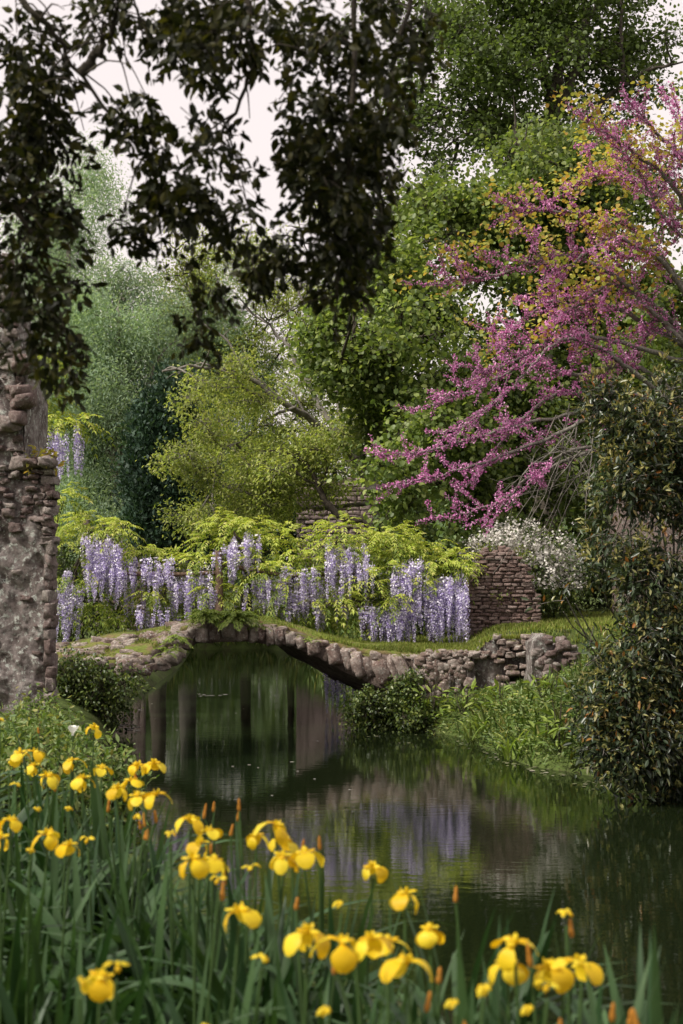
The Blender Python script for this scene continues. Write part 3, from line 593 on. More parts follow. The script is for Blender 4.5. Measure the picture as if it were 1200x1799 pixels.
# ------------------------------------------------------------------ redbud
def rbud():
    base = W(1330, 1120, 20.5); base[2] = gz1(base[0], 20.5)
    t = thing('redbud_tree', base, 'redbud in bloom with magenta blossom along bare branches reaching in from the right', 'tree')
    mb = MB(); tube(mb, smooth_path([base-np.array([0, 0, .2]), W(1310, 950, 20.3), W(1270, 780, 20), W(1290, 560, 20)], 14, .02), .17, .07, 9, .3); mb.build('trunk', M['bark_grey'], t, smooth=True)
    J = [W(1310, 950, 20.3), W(1270, 780, 20), W(1280, 660, 20), W(1290, 560, 20)]
    LM = [(1, [(1150, 705), (1060, 715), (900, 750), (760, 790), (664, 803)], .55, 0), (1, [(1130, 650), (1010, 660), (930, 640), (820, 690), (722, 722)], .45, 0), (1, [(1100, 720), (940, 780), (800, 830), (708, 850)], .5, 0),
          (0, [(1120, 790), (950, 830), (880, 880), (770, 914)], .72, 0), (2, [(1120, 560), (1000, 520), (910, 570), (855, 610)], .3, .5), (2, [(1130, 520), (1000, 450), (880, 480), (765, 500)], .35, .9), (2, [(1150, 430), (1040, 380), (940, 370), (880, 385)], .35, .9),
          (3, [(1190, 340), (1100, 260), (1015, 200)], .3, .6), (3, [(1220, 320), (1150, 230), (1095, 165)], .3, .5), (3, [(1240, 380), (1210, 260), (1185, 170)], .3, .5), (2, [(1120, 610), (1000, 590), (890, 640), (830, 655)], .25, .1),
          (2, [(1180, 480), (1080, 420), (990, 470), (930, 440)], .3, .8), (1, [(1140, 740), (1040, 700), (960, 700), (870, 790), (830, 840)], .4, 0), (1, [(1120, 660), (1050, 610), (980, 600), (900, 680), (800, 760)], .3, 0),
          (2, [(1160, 560), (1080, 500), (1010, 540), (960, 580)], .3, .4), (3, [(1230, 400), (1130, 330), (1060, 300), (1000, 330)], .3, .7), (2, [(1200, 500), (1110, 440), (1060, 520), (1010, 560)], .3, .5), (3, [(1260, 440), (1180, 400), (1120, 300), (1060, 230)], .3, .4),
          (1, [(1120, 780), (1010, 790), (960, 820), (935, 845)], .8, 0), (2, [(1200, 600), (1150, 560), (1120, 620), (1060, 640)], .4, .3)]
    for (ji, wp, bare, leafy) in LM:
        FP = []; LP = []; lb = MB(); dd = U(-1.2, 1.0); pts = [J[ji]]+[W(p, q, 19.3+dd*(k+1)/len(wp)) for k, (p, q) in enumerate(wp)]
        P = smooth_path(pts, 44, .012); tube(lb, P, .045, .006, 6)
        def flower(path, dens, sp):
            n = max(2, int(np.linalg.norm(path[-1]-path[0])*dens)); u = U(0, len(path)-1.001, n); i = u.astype(int); f = (u-i)[:, None]
            FP.append(path[i]*(1-f)+path[i+1]*f+R.normal(size=(n, 3))*sp)
        s = int(44*bare); flower(P[s:], 210, .02)
        for k in range(10, 43):
            if R.rand() < .72:
                d = unit(P[k]-P[k-1]); e = unit(d*.75+R.normal(size=3)*.5+np.array([0, 0, .18])); ln = U(.15, .62)
                q = smooth_path([P[k], P[k]+e*ln*.5+R.normal(size=3)*.02, P[k]+e*ln+np.array([0, 0, U(-.06, .1)])], 7); tube(lb, q, .009, .003, 4)
                if k >= s-3 or R.rand() < .3: flower(q, 170, .018)
                if R.rand() < .6:
                    e2 = unit(e+R.normal(size=3)*.6); q2 = smooth_path([q[3], q[3]+e2*ln*.3, q[3]+e2*ln*.6], 5); tube(lb, q2, .005, .002, 3)
                    if k >= s-3: flower(q2, 165, .017)
                if leafy and R.rand() < leafy:
                    n = R.randint(12, 24) if leafy < .55 else R.randint(18, 34); LP.append(q[-1]+R.normal(size=(n, 3))*.10)
        lo = lb.build('limb', M['bark_grey'], t, smooth=True); fl = MB(); lf = MB()
        F = np.concatenate(FP); n = len(F); s = U(.7, 1.3, n)
        leaves(fl, F, rnd_dir(n)+np.array([0, 0, -.3]), rnd_dir(n), .029*s, .024*s, KITE); fl.build('blossom', M['redbud'], lo)
        if not LP: continue
        F = np.concatenate(LP); n = len(F); s = U(.6, 1.3, n)
        leaves(lf, F, rnd_dir(n)+np.array([0, 0, -.3]), unit(np.array([0, 0, 1.])+rnd_dir(n)*.6), .06*s, .06*s, HEX); lf.build('young_leaves', M['redbud_leaf'], lo)
    # grey bare twigs hanging below the blossom
    tm = MB()
    for k in range(22):
        a = W(U(960, 1110), U(700, 800), 18.8+U(-.6, .8)); e = W(U(860, 1060), U(820, 1010), 18.6+U(-.6, .6))
        P = smooth_path([a, (a+e)/2+R.normal(size=3)*.12, e], 10, .012); tube(tm, P, U(.006, .013), .003, 4)
        for q in range(2, 9, 2):
            d = unit(P[q]-P[q-1]+R.normal(size=3)*.5); tube(tm, [P[q], P[q]+d*U(.1, .2), P[q]+d*.3+R.normal(size=3)*.04], .004, .002, 3)
    tm.build('bare_twigs', M['bark_grey'], t)
rbud()

# ------------------------------------------------------------------ laurel at right
def laurel():
    base = W(1200, 1300, 17.5); base[2] = gz1(base[0], 17.5)
    t = thing('laurel_shrub', base, 'large dark glossy evergreen shrub with olive new tips overhanging the water at right', 'shrub')
    bl = [B(1170, 720, 17.3, 70, 60), B(1120, 760, 17, 55, 60), B(1190, 850, 17.3, 60, 70), B(1110, 850, 16.8, 50, 60), B(1090, 940, 16.8, 55, 50), B(1050, 1010, 16.6, 60, 40), B(1010, 1060, 16.6, 60, 30), B(1140, 1020, 16.6, 70, 60), B(1200, 1000, 17, 60, 90), B(1060, 1100, 16.5, 70, 45), B(1130, 1140, 16.4, 80, 70), B(1200, 1180, 16.6, 70, 90),
          B(1100, 1220, 16.3, 60, 50), B(1150, 1290, 16.3, 70, 60), B(1090, 1310, 16.2, 50, 50), B(1050, 1350, 16.1, 40, 30), B(1200, 1330, 16.6, 60, 50), B(1020, 1350, 16.2, 25, 20), B(1220, 760, 17.5, 60, 80), B(1070, 700, 17.2, 30, 30), B(990, 1075, 16.6, 45, 18), B(995, 1050, 16.6, 36, 14), B(1010, 1090, 16.5, 40, 14), B(1040, 1160, 16.4, 30, 16), B(1030, 1230, 16.3, 30, 20), B(1030, 1300, 16.2, 40, 26), B(1270, 1100, 17.4, 80, 200), B(1270, 850, 17.6, 80, 150)]
    br_ = MB()
    for (c, r) in bl:
        P = smooth_path([base, (base+c)/2+R.normal(size=3)*.25+np.array([0, .3, .1]), c], 12, .02); tube(br_, P, .022, .006, 6)
    mb = MB(); p, d = foliage(mb, bl, 3500, 16, .26, .098, .038, LANCE, droop=.35, up=.9, pw=2.0, gap=.8, gs=1.6, twigs=br_, tw=.006, jit=.28)
    br_.build('branches', M['bark_grey'], t)
    mb.build('leaves', M['bush'], t)
    tp = MB(); k = R.choice(len(p), int(len(p)*.42), replace=False)
    q = np.repeat(p[k], 6, 0); dd = np.repeat(unit(d[k]+np.array([0, -.3, .5])), 6, 0); n = len(q)
    leaves(tp, q+dd*.22+R.normal(size=(n, 3))*.025, unit(dd+R.normal(size=(n, 3))*.6), rnd_dir(n), .075*U(.7, 1.2, n), .028, LANCE); tp.build('new_leaf_tips', M['bush_tip'], t)
laurel()

# ------------------------------------------------------------------ wisteria
def pinnate(mb, pos, d, L, nl=6, ll=.085, lw=.026, droop=.8):
    """compound leaves: pairs of drooping leaflets along an arching stalk"""
    n = len(pos); d = unit(d); t = np.linspace(.18, 1, nl)
    side = unit(np.cross(d, np.array([0, 0, 1.])+R.normal(size=(n, 3))*.15))
    L = np.broadcast_to(L, n)
    for tt in t:
        p = pos + d*(L*tt)[:, None]; p[:, 2] -= L*droop*tt**2*.6
        fw = unit(d - np.array([0, 0, 1.])*droop*tt*1.1)
        for s in (-1, 1):
            ld = unit(fw*.65 + side*s*.8 + np.array([0, 0, -.35])+R.normal(size=(n, 3))*.12); nr = unit(np.cross(side, fw)+R.normal(size=(n, 3))*.2)
            f = (1-.35*tt)*U(.85, 1.15, n); leaves(mb, p, ld, nr, ll*f, lw*f, KITE)
    p = pos + d*L[:, None]; p[:, 2] -= L*droop*.6
    leaves(mb, p, unit(d-np.array([0, 0, droop])), unit(np.cross(side, d)), ll, lw, KITE)
def raceme_mesh(L, r):
    mb = MB(); n = int(L*170); t = np.sort(U(0, 1, n)); a = np.arange(n)*2.4+U(-.3, .3, n)
    rad = r*(1-t)**.8*(.6+.4*np.minimum(1, t*6))+.007
    out = np.stack([np.cos(a), np.sin(a), np.zeros(n)], -1); p = out*rad[:, None]*U(.5, 1, n)[:, None]; p[:, 2] = -t*L
    s = (.034*(1-t*.55))*U(.8, 1.2, n)
    leaves(mb, p, unit(out*.5+np.array([0, 0, -.6])+R.normal(size=(n, 3))*.45), unit(out+R.normal(size=(n, 3))*.5), s*1.1, s*1.0, HEX)
    tube(mb, [(0, 0, .05), (.004, 0, -L*.5), (0, 0, -L)], .003, .002, 3)
    return mb
def wisteria(name, label, blobs, rac, stem_px, D, young=.6, dens=1.0):
    base = W(stem_px[0][0], stem_px[0][1], D-.45); base[2] = min(base[2], gz1(base[0], D)+.0) if shore_d(np.array([base[0]]), np.array([D]))[0] > 0 else base[2]
    t = thing(name, base, label, 'wisteria', 'wisteria along the river')
    st = MB(); sp = [base]+[W(p, q, D+U(-.1, .25)) for p, q in stem_px[1:]]
    tube(st, smooth_path(sp, 26, .02), .05, .02, 7)
    up, lo = MB(), MB()
    for (px, py, rx, ry, yg) in blobs:
        front = .18 < yg < .65; c, r = B(px, py, D+(U(-.5, -.15) if front else U(-.25, .25)), rx*(.55 if front else 1), ry*(.7 if front else 1), .26)
        if front: yg = .75
        k = np.argmin([np.linalg.norm(s-c) for s in sp]); tube(st, smooth_path([sp[k], (sp[k]+c)/2+R.normal(size=3)*.06, c], 8), .018, .008, 5)
        n = int(rx*ry*(.034 if yg > .25 else .024)*dens*(.34 if front else 1))+8
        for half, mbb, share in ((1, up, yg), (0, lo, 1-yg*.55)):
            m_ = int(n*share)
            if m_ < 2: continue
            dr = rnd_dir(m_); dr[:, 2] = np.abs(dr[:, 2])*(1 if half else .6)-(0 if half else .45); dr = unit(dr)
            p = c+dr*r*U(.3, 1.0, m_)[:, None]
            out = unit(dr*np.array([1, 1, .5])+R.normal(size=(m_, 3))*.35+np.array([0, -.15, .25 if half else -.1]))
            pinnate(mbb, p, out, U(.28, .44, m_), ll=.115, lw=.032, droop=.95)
    st.build('stem', M['bark'], t, smooth=True)
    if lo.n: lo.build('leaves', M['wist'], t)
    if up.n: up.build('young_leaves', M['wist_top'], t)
    for (x0, x1, y0, y1, ln, cnt) in rac:
        for q in range(int(cnt*1.75)):
            L = ln/100*U(.62, 1.22); var = RAC[int(np.clip((L-.35)/.13, 0, 6))]
            ob = var.copy(); COL.objects.link(ob); ob.parent = t
            p = W(U(x0-6, x1+6), U(y0-8, y1+8), D+U(-.65, .1)); ob.location = [float(v) for v in p-np.array(base)]
            ob.rotation_euler = (U(-.06, .06), U(-.06, .06), U(0, 6.28)); s = L/RAC_L[var.name]; ob.scale = (U(.85, 1.2),)*2 + (s,)
    return t
RAC, RAC_L = [], {}
for k in range(7):
    L = .4+.13*k; o = raceme_mesh(L, .036+.005*k).build('raceme', M['raceme']); RAC.append(o); RAC_L[o.name] = L
WD = 26.
wisteria('wisteria_vine', 'wisteria mound with long lilac racemes next to the ruined tower wall', [(160, 925, 60, 24, .95), (195, 935, 30, 20, .95), (120, 960, 35, 30, .5), (130, 1010, 35, 40, .15), (110, 1060, 30, 30, .05), (160, 1060, 40, 26, .1), (215, 968, 26, 12, .7), (200, 1085, 60, 22, .1)],
         [(150, 208, 945, 965, 85, 24), (155, 200, 985, 1000, 55, 8), (105, 140, 1030, 1060, 80, 10), (118, 136, 1000, 1010, 60, 3), (205, 250, 985, 995, 40, 6)], [(120, 1150), (125, 1050), (150, 960), (200, 930)], WD)
wisteria('wisteria_vine', 'wisteria trained along the wooden rail left of the grey post', [(250, 972, 36, 14, .8), (300, 985, 30, 12, .8), (265, 1045, 50, 20, .35), (270, 1075, 50, 20, .15), (345, 985, 40, 16, .85), (375, 1040, 40, 22, .3), (390, 1062, 50, 18, .2), (320, 1070, 40, 20, .1), (250, 1020, 40, 24, .05), (300, 1050, 40, 24, .05), (360, 1060, 40, 24, .05)],
         [(222, 300, 985, 1005, 45, 22), (312, 350, 1000, 1020, 60, 8), (325, 345, 1040, 1055, 40, 4), (232, 320, 1070, 1090, 35, 14), (345, 380, 1010, 1030, 45, 6), (298, 304, 1040, 1048, 45, 2), (225, 380, 1000, 1050, 45, 14)], [(390, 1100), (388, 1050), (380, 1010), (320, 995), (250, 985)], WD)
wisteria('wisteria_vine', 'wisteria cresting over the grey post above the ferny bridge crown', [(400, 925, 40, 22, .95), (440, 925, 26, 16, .95), (370, 955, 36, 20, .9), (440, 985, 40, 24, .6), (490, 950, 60, 26, .95), (470, 1005, 44, 22, .4), (520, 985, 40, 24, .7), (500, 1030, 40, 16, .2), (430, 1040, 46, 20, .3), (440, 1070, 44, 22, .05), (500, 1060, 44, 22, .05), (410, 1010, 40, 24, .05)],
         [(405, 455, 940, 955, 60, 16), (446, 468, 1020, 1035, 55, 7), (468, 492, 1010, 1020, 45, 4), (376, 400, 950, 965, 40, 5), (500, 560, 1000, 1020, 50, 10), (480, 530, 1045, 1060, 40, 8), (390, 540, 985, 1050, 50, 14)], [(440, 1120), (440, 1050), (430, 980), (410, 930)], WD)
wisteria('wisteria_vine', 'wisteria with pale yellow crest behind the falling slope of the bridge', [(605, 935, 46, 22, .95), (590, 960, 40, 18, .9), (560, 985, 40, 20, .6), (650, 985, 40, 22, .7), (545, 1010, 30, 24, .4), (600, 1055, 46, 22, .35), (560, 1065, 50, 22, .25), (650, 1025, 40, 18, .55), (665, 1060, 36, 18, .4), (590, 1090, 50, 20, .1), (640, 1100, 40, 14, .1), (600, 1020, 50, 26, .05), (550, 1090, 40, 18, .05)],
         [(580, 640, 960, 985, 65, 24), (535, 560, 1000, 1015, 55, 8), (620, 650, 980, 990, 40, 5), (556, 566, 1070, 1080, 45, 3), (640, 700, 1070, 1080, 60, 20), (565, 625, 1155, 1165, 80, 14), (530, 690, 990, 1060, 55, 14)], [(640, 1110), (630, 1050), (620, 990), (600, 940)], WD)
wisteria('wisteria_vine', 'wisteria with the fullest lilac racemes hanging over the lawn beside the brick pier', [(690, 945, 34, 20, .9), (700, 965, 50, 20, .9), (740, 965, 40, 20, .85), (665, 950, 20, 18, .9), (770, 995, 44, 24, .9), (800, 985, 26, 18, .9), (680, 1005, 44, 18, .6), (745, 1025, 36, 18, .5), (815, 1000, 16, 16, .8), (700, 1060, 40, 20, .2)],
         [(755, 812, 1020, 1040, 90, 36), (695, 745, 985, 1010, 90, 26), (705, 750, 1050, 1070, 55, 12), (650, 690, 1060, 1080, 60, 8), (808, 814, 1000, 1010, 100, 2)], [(760, 1140), (755, 1070), (740, 1000), (700, 960)], WD)
wisteria('wisteria_vine', 'wisteria with long thin racemes hanging from the far side of the ruined wall high up', [(80, 700, 22, 30, .7), (105, 745, 24, 8, .95), (135, 743, 18, 8, .95), (62, 660, 14, 18, .9), (85, 640, 18, 18, .9), (112, 880, 22, 40, .3)],
         [(60, 68, 680, 690, 100, 4), (86, 92, 760, 765, 50, 3), (100, 116, 765, 775, 58, 6), (136, 140, 755, 758, 62, 2), (74, 80, 720, 730, 60, 2)], [(95, 1150), (85, 950), (80, 760), (80, 670)], 22.5, dens=1.6)
for o in RAC: bpy.data.objects.remove(o)
# wooden rail and post
rail = thing('trellis', (*W(384, 1080, 25.7)[:2], gz1(-3, 26)*0+.4), 'weathered wooden post and rail carrying the wisteria behind the bridge', 'trellis')
mb = MB(); tube(mb, smooth_path([W(384, 1088, 25.45), W(385, 1020, 25.7), W(384, 968, 25.7)], 8, .004), .075, .065, 9); mb.build('post', M['wood'], rail, smooth=True)
mb = MB(); tube(mb, smooth_path([W(205, 1007, 25.75), W(290, 1009, 25.75), W(384, 1007, 25.75)], 10, .006), .045, .04, 8); mb.build('rail', M['wood'], rail, smooth=True)
mb = MB(); tube(mb, smooth_path([W(384, 990, 25.8), W(500, 1010, 25.9), W(640, 1005, 25.9)], 10, .01), .04, .03, 8); mb.build('rail', M['wood'], rail, smooth=True)
# dark understorey behind the wisteria
D = 28.5; base = W(460, 1100, D); base[2] = .3
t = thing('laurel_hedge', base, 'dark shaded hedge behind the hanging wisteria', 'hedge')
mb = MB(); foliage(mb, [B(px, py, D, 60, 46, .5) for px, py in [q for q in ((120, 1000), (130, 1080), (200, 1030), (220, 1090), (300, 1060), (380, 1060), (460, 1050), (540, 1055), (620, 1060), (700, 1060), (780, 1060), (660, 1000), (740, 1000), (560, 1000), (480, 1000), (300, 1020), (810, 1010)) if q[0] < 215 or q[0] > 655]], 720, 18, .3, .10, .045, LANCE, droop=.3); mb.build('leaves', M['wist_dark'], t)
mb = MB()
for k in range(24):
    a = W(U(120, 190) if k % 2 else U(680, 820), 1125, D); a[2] = gz1(a[0], D)-.1; tube(mb, smooth_path([a, a+np.array([U(-.2, .2), 0, .6]), a+np.array([U(-.5, .5), 0, 1.3])], 6), .02, .008, 5)
mb.build('stems', M['bark'], t)

# ------------------------------------------------------------------ white flowered climber behind the pier
D = 28.; base = W(910, 1080, D); base[2] = gz1(base[0], D)
t = thing('white_climber', base, 'rounded mound of small white blossom climbing behind the brick pier', 'climber')
bl = [B(850, 958, 27.4, 30, 16, .35), B(900, 952, 27.3, 40, 18, .4), B(935, 975, 27.2, 26, 24, .4), B(955, 1015, 27.1, 20, 36, .4), B(900, 965, D, 70, 42, .9), B(840, 985, D, 40, 35, .7), B(960, 985, D, 60, 45, .9), B(990, 1030, D, 40, 60, .8), B(930, 1040, D, 60, 50, .8), B(950, 1080, D, 60, 40, .8)]
tw_ = MB(); mb = MB(); foliage(mb, bl, 620, 16, .25, .08, .045, LANCE, droop=.3, pw=3., twigs=tw_); mb.build('leaves', M['ivy'], t); tw_.build('stems', M['twig'], t)
mb = MB(); p, d = sprays(bl[:9], 2900, 7); p = np.repeat(p, 5, 0); n = len(p); keep = (noise3(p, 1.5) > -.5) & (p[:, 2] > base[2]+.7); p = p[keep]; n = len(p)
leaves(mb, p+R.normal(size=(n, 3))*.045, rnd_dir(n), unit(rnd_dir(n)+np.array([0, -.6, .5])), .05, .05, HEX); mb.build('blossom', M['white_fl'], t)

D = 33.5; base = W(1010, 1070, D); base[2] = gz1(base[0], D)
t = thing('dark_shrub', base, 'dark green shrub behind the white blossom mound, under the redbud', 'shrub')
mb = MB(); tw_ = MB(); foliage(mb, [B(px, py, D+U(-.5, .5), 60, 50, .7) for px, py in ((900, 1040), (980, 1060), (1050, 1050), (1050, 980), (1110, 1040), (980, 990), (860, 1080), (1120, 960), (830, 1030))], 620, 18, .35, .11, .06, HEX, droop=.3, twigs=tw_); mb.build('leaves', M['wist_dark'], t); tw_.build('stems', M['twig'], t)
# ------------------------------------------------------------------ ivy, ferns, bank plants
def shrub(name, label, cat, blobs, fol, mat, basepx, D, stems=True, group=None):
    base = W(basepx[0], basepx[1], D); t = thing(name, base, label, cat, group); tw = MB(); mb = MB()
    foliage(mb, blobs, twigs=tw, tw=.005, **fol)
    for c, r in blobs: tube(tw, smooth_path([base, (base+c)/2+R.normal(size=3)*.05, c], 6), .015, .006, 5)
    tw.build('stems', M['twig'], t); mb.build('leaves', mat, t); return t
shrub('ivy_mass', 'dark ivy hanging down the left bridge landing to the water', 'ivy', lay([(160, 1180, 23.2, 62, 26), (185, 1215, 23.2, 42, 40), (140, 1225, 23.2, 48, 40), (120, 1190, 23.2, 30, 30)], 46, (8, 26), (8, 22), .3), dict(nspray=560, per=13, sr=.24, L=.062, Wd=.042, tpl=HEX, droop=.5, up=.8, pw=2.2), M['ivy'], (165, 1240), 23.9)
shrub('ivy_mass', 'ivy and leafy weeds under the right end of the bridge arch', 'ivy', lay([(675, 1243, 23.5, 44, 24), (640, 1262, 23.5, 34, 14), (705, 1255, 23.4, 48, 24), (728, 1215, 23.5, 22, 26), (745, 1260, 23.3, 34, 20), (690, 1222, 23.6, 26, 14)], 46, (9, 22), (8, 18), .2), dict(nspray=700, per=15, sr=.16, L=.055, Wd=.038, tpl=HEX, droop=.3, up=.8, pw=2.2), M['ivy'], (690, 1265), 24.)
def fern_mesh(mb, c, n, L, droop=.9, az=(0, 6.28)):
    a = np.where(R.rand(n) < .6, U(-2.7, -.4, n), U(az[0], az[1], n)); d = np.stack([np.cos(a), np.sin(a), U(.3, 1.5, n)], -1)
    pos = np.repeat(np.asarray(c)[None], n, 0)+R.normal(size=(n, 3))*.03
    pinnate(mb, pos, d, L*U(.7, 1.2, n), nl=18, ll=.075*L/.4, lw=.02*L/.4, droop=droop)
for (px, py, D, n, L, lab) in [(365, 1092, 24.2, 60, .46, 'fern hanging from the bridge crown, left of the pair'), (415, 1096, 24.15, 70, .5, 'broad fern hanging over the bridge crown, right of the pair'), (312, 1128, 23.8, 14, .38, 'yellowish fern at the corner of the left bridge landing'), (292, 1150, 23.6, 10, .3, 'small fern low on the edge of the left bridge landing'),
                               (455, 1105, 24.1, 12, .25, 'small fern tucked between two arch stones of the bridge'), (545, 1130, 24.0, 9, .2, 'tiny fern on the falling slope of the bridge')]:
    c = W(px, py-4, D-.02)
    mb = MB(); fern_mesh(mb, c, n, L); o = mb.build('fern', M['fern']); tag(o, lab, 'fern', 'ferns on the bridge')

# grass on lawn, bridge turf
def blades(mb, pos, h, wd, lean=.35):
    n = len(pos); d = unit(np.array([0, 0, 1.])+R.normal(size=(n, 3))*np.array([lean, lean, .1])); leaves(mb, pos, d, rnd_dir(n), h*U(.6, 1.4, n), wd, KITE)
mb = MB(); n = 36000; x = U(1.0, 7.5, n); y = 23.78+7.2*U(0, 1, n)**1.3; keep = (shore_d(x, y) > .25); x, y = x[keep], y[keep]
blades(mb, np.stack([x, y, gz(x, y)-.01], -1), .085, .02)
n = 13000; px = U(455, 835, n); tt = U(0, 1, n); D = np.interp(px, BR[:, 0], BR[:, 3])+.12
pp = np.array([W(a, br(a, 1)-2, d_)*(1-t_)+W(a, br(a, 4), d_+1.4)*t_ for a, d_, t_ in zip(px, D, tt)]); pp[:, 0] = [(a-600)/FPX*d_ for a, d_ in zip(px, D)]; pp[:, 1] = D+tt*1.3; pp[:, 2] += .03
keep = (px > 560) | (R.rand(n) < .25); blades(mb, pp[keep], .07, .014)
n = 2600; px = U(100, 320, n); tt = U(0, .9, n); D = np.interp(px, BR[:, 0], BR[:, 3])
pp = np.array([W(a, br(a, 1), d_)*(1-t_)+W(a, br(a, 4), d_+1.4)*t_ for a, d_, t_ in zip(px, D, tt)]); pp[:, 0] = [(a-600)/FPX*d_ for a, d_ in zip(px, D)]; keep = noise3(pp, 2.5) > .05
blades(mb, pp[keep], .06, .012)
n = 5000; x = U(1.25, 3.5, n); z = np.interp((x/23.7*FPX)+600, [728, 832, 850, 870, 946], [1153, 1150, 1130, 1122, 1121]); y = U(23.72, 24.4, n); p = np.stack([x, y, CAM_Z-(z-1000)/FPX*23.8-.01], -1); keep = noise3(p, 2.2) > -.25; blades(mb, p[keep], .08, .02, .7)
tag(mb.build('grass', M['grass']), 'short bright grass on the lawn and along the bridge top', 'grass', kind='stuff')
# weeds on the right bank
mb = MB(); n = 6600; x = U(.7, 5.5, n); y = U(16.8, 23.7, n); d = shore_d(x, y); keep = (d > -.05) & (d < 3.2); x, y = x[keep], y[keep]; z = gz(x, y); n = len(x)
pos = np.stack([x, y, z], -1)
hh = (.25+.25*np.clip(noise3(pos, 1.2)+.5, 0, 1.4))*(1-.65*sstep(y, 21.8, 22.9))
for q in range(9):
    t_ = U(0.1, 1, n); p = pos+np.stack([R.normal(size=n)*.07, R.normal(size=n)*.07, t_*hh], -1); dd = rnd_dir(n); dd[:, 2] = np.abs(dd[:, 2])*.4+.05
    s = U(.5, 1.5, n); leaves(mb, p, dd, unit(np.array([0, 0, 1.])+R.normal(size=(n, 3))*.5), .058*s, .022*s, LANCE)
k = R.choice(n, 1500, replace=False); k = k[pos[k, 1] < 22.3]; blades(mb, pos[k], .36, .013, .5)
tag(mb.build('weeds', M['weed']), 'tangle of bright green weeds covering the right river bank', 'weeds', kind='stuff')
# sedge at water's edge beyond the arch
mb = MB(); n = 2600; x = U(-6, 1.2, n); y = U(25.5, 48, n); d = shore_d(x, y); keep = (d > 0) & (d < 1.6) & ((x > -3) | (y > 42)); x, y = x[keep], y[keep]; n = len(x)
pos = np.repeat(np.stack([x, y, gz(x, y)], -1), 6, 0)+R.normal(size=(n*6, 3))*np.array([.12, .12, 0]); blades(mb, pos, .42, .03, .45)
tag(mb.build('sedge', M['weed']), 'low bright sedge on the river bank seen beneath the arch', 'sedge', kind='stuff')
# broad strappy plant at the bank
def strap(mb, c, az, L, wd, arch, rise, seg=9, twist=0):
    d = np.array([math.cos(az), math.sin(az), 0]); s = np.array([-d[1], d[0], 0]); t = np.linspace(0, 1, seg)
    ang = rise-arch*t**1.6; st_ = L/(seg-1)
    r = np.concatenate([[0], np.cumsum(np.cos(ang[:-1])*st_)]); z = np.concatenate([[0], np.cumsum(np.sin(ang[:-1])*st_)])
    w_ = wd*np.minimum(1, .75+t)*np.clip((1-t)*2.6, 0, 1)**.7
    P = np.asarray(c)+r[:, None]*d+z[:, None]*np.array([0, 0, 1]); nrm = -np.sin(ang)[:, None]*d+np.cos(ang)[:, None]*np.array([0, 0, 1])
    sd_ = s*math.cos(twist)+nrm*math.sin(twist)
    v = np.stack([P-sd_*w_[:, None]*.5, P-nrm*w_[:, None]*.10, P+sd_*w_[:, None]*.5], 1).reshape(-1, 3)
    f = []
    for k in range(seg-1):
        a = k*3; f += [[a, a+1, a+4, a+3], [a+1, a+2, a+5, a+4]]
    mb.add(v, f)
for (px, py, D, lab) in [(905, 1310, 19.8, 'strappy bank plant with broad pale blades at the waterline'), (850, 1290, 21.5, 'strappy bank plant half hidden in weeds, nearer the bridge')]:
    mb = MB(); c = W(px, py, D); c[2] = gz1(c[0], D)
    for k in range(22): strap(mb, c+R.normal(size=3)*np.array([.12, .12, 0]), U(0, 6.28), U(.35, .6), .04, U(.8, 2.0), U(1., 1.4))
    tag(mb.build('strappy_plant', M['fern'], smooth=True), lab, 'plant')
def petal(mb, az, L, wd, rise, arch, roll=.35, seg=9, c=(0, 0, 0), tipw=1.0, pw_=.9):
    d = np.array([math.cos(az), math.sin(az), 0]); s = np.array([-d[1], d[0], 0]); t = np.linspace(0, 1, seg); ang = rise-arch*t**pw_; st_ = L/(seg-1)
    r = np.concatenate([[0], np.cumsum(np.cos(ang[:-1])*st_)]); z = np.concatenate([[0], np.cumsum(np.sin(ang[:-1])*st_)])
    w_ = wd*(.22+.78*sstep(t, .15, .6))*np.sqrt(np.clip(1-((t-.62)/.40)**2*(t > .62), 0.02, 1))*tipw
    P = np.asarray(c)+r[:, None]*d+z[:, None]*np.array([0, 0, 1]); nrm = -np.sin(ang)[:, None]*d+np.cos(ang)[:, None]*np.array([0, 0, 1])
    e = np.array([-1, -.5, 0, .5, 1]); v = P[:, None]+e[None, :, None]*s*w_[:, None, None]*.5-(e**2)[None, :, None]*nrm[:, None]*w_[:, None, None]*roll*.5
    v += nrm[:, None]*R.normal(size=(seg, 5, 1))*.0012
    mb.add(v.reshape(-1, 3), [[k*5+q, k*5+q+1, k*5+6+q, k*5+5+q] for k in range(seg-1) for q in range(4)])
for (px, py, D, lab) in [(815, 1262, 22.9, 'broad leaved dock on the right bank nearest the bridge ivy'), (880, 1240, 22.0, 'broad leaved dock below the loose stones of the rubble wall'), (960, 1255, 20.6, 'broad leaved dock under the squared ruined stub'), (985, 1315, 19.0, 'broad leaved dock near the waterline beside the laurel'), (760, 1280, 23.3, 'small broad leaved dock at the waterline by the wall foot')]:
    c = W(px, py, D); c[2] = gz1(c[0], D); mb = MB(); t = thing('dock_plant', c, lab, 'plant', 'docks on the right bank')
    n = 46; pp = c+np.stack([R.normal(size=n)*.14, R.normal(size=n)*.14, U(.05, .5, n)], -1); dd = rnd_dir(n); dd[:, 2] = np.abs(dd[:, 2])*.7
    leaves(mb, pp, dd, unit(np.array([0, 0, 1.])+R.normal(size=(n, 3))*.4), U(.12, .24, n), U(.04, .075, n), LANCE); mb.build('leaves', M['fern'], t)
    mb = MB()
    for q in range(7): e = c+np.array([U(-.2, .2), U(-.2, .2), U(.4, .8)]); tube(mb, smooth_path([c, (c+e)/2+R.normal(size=3)*.03, e], 5), .008, .004, 4)
    mb.build('stalks', M['twig'], t)
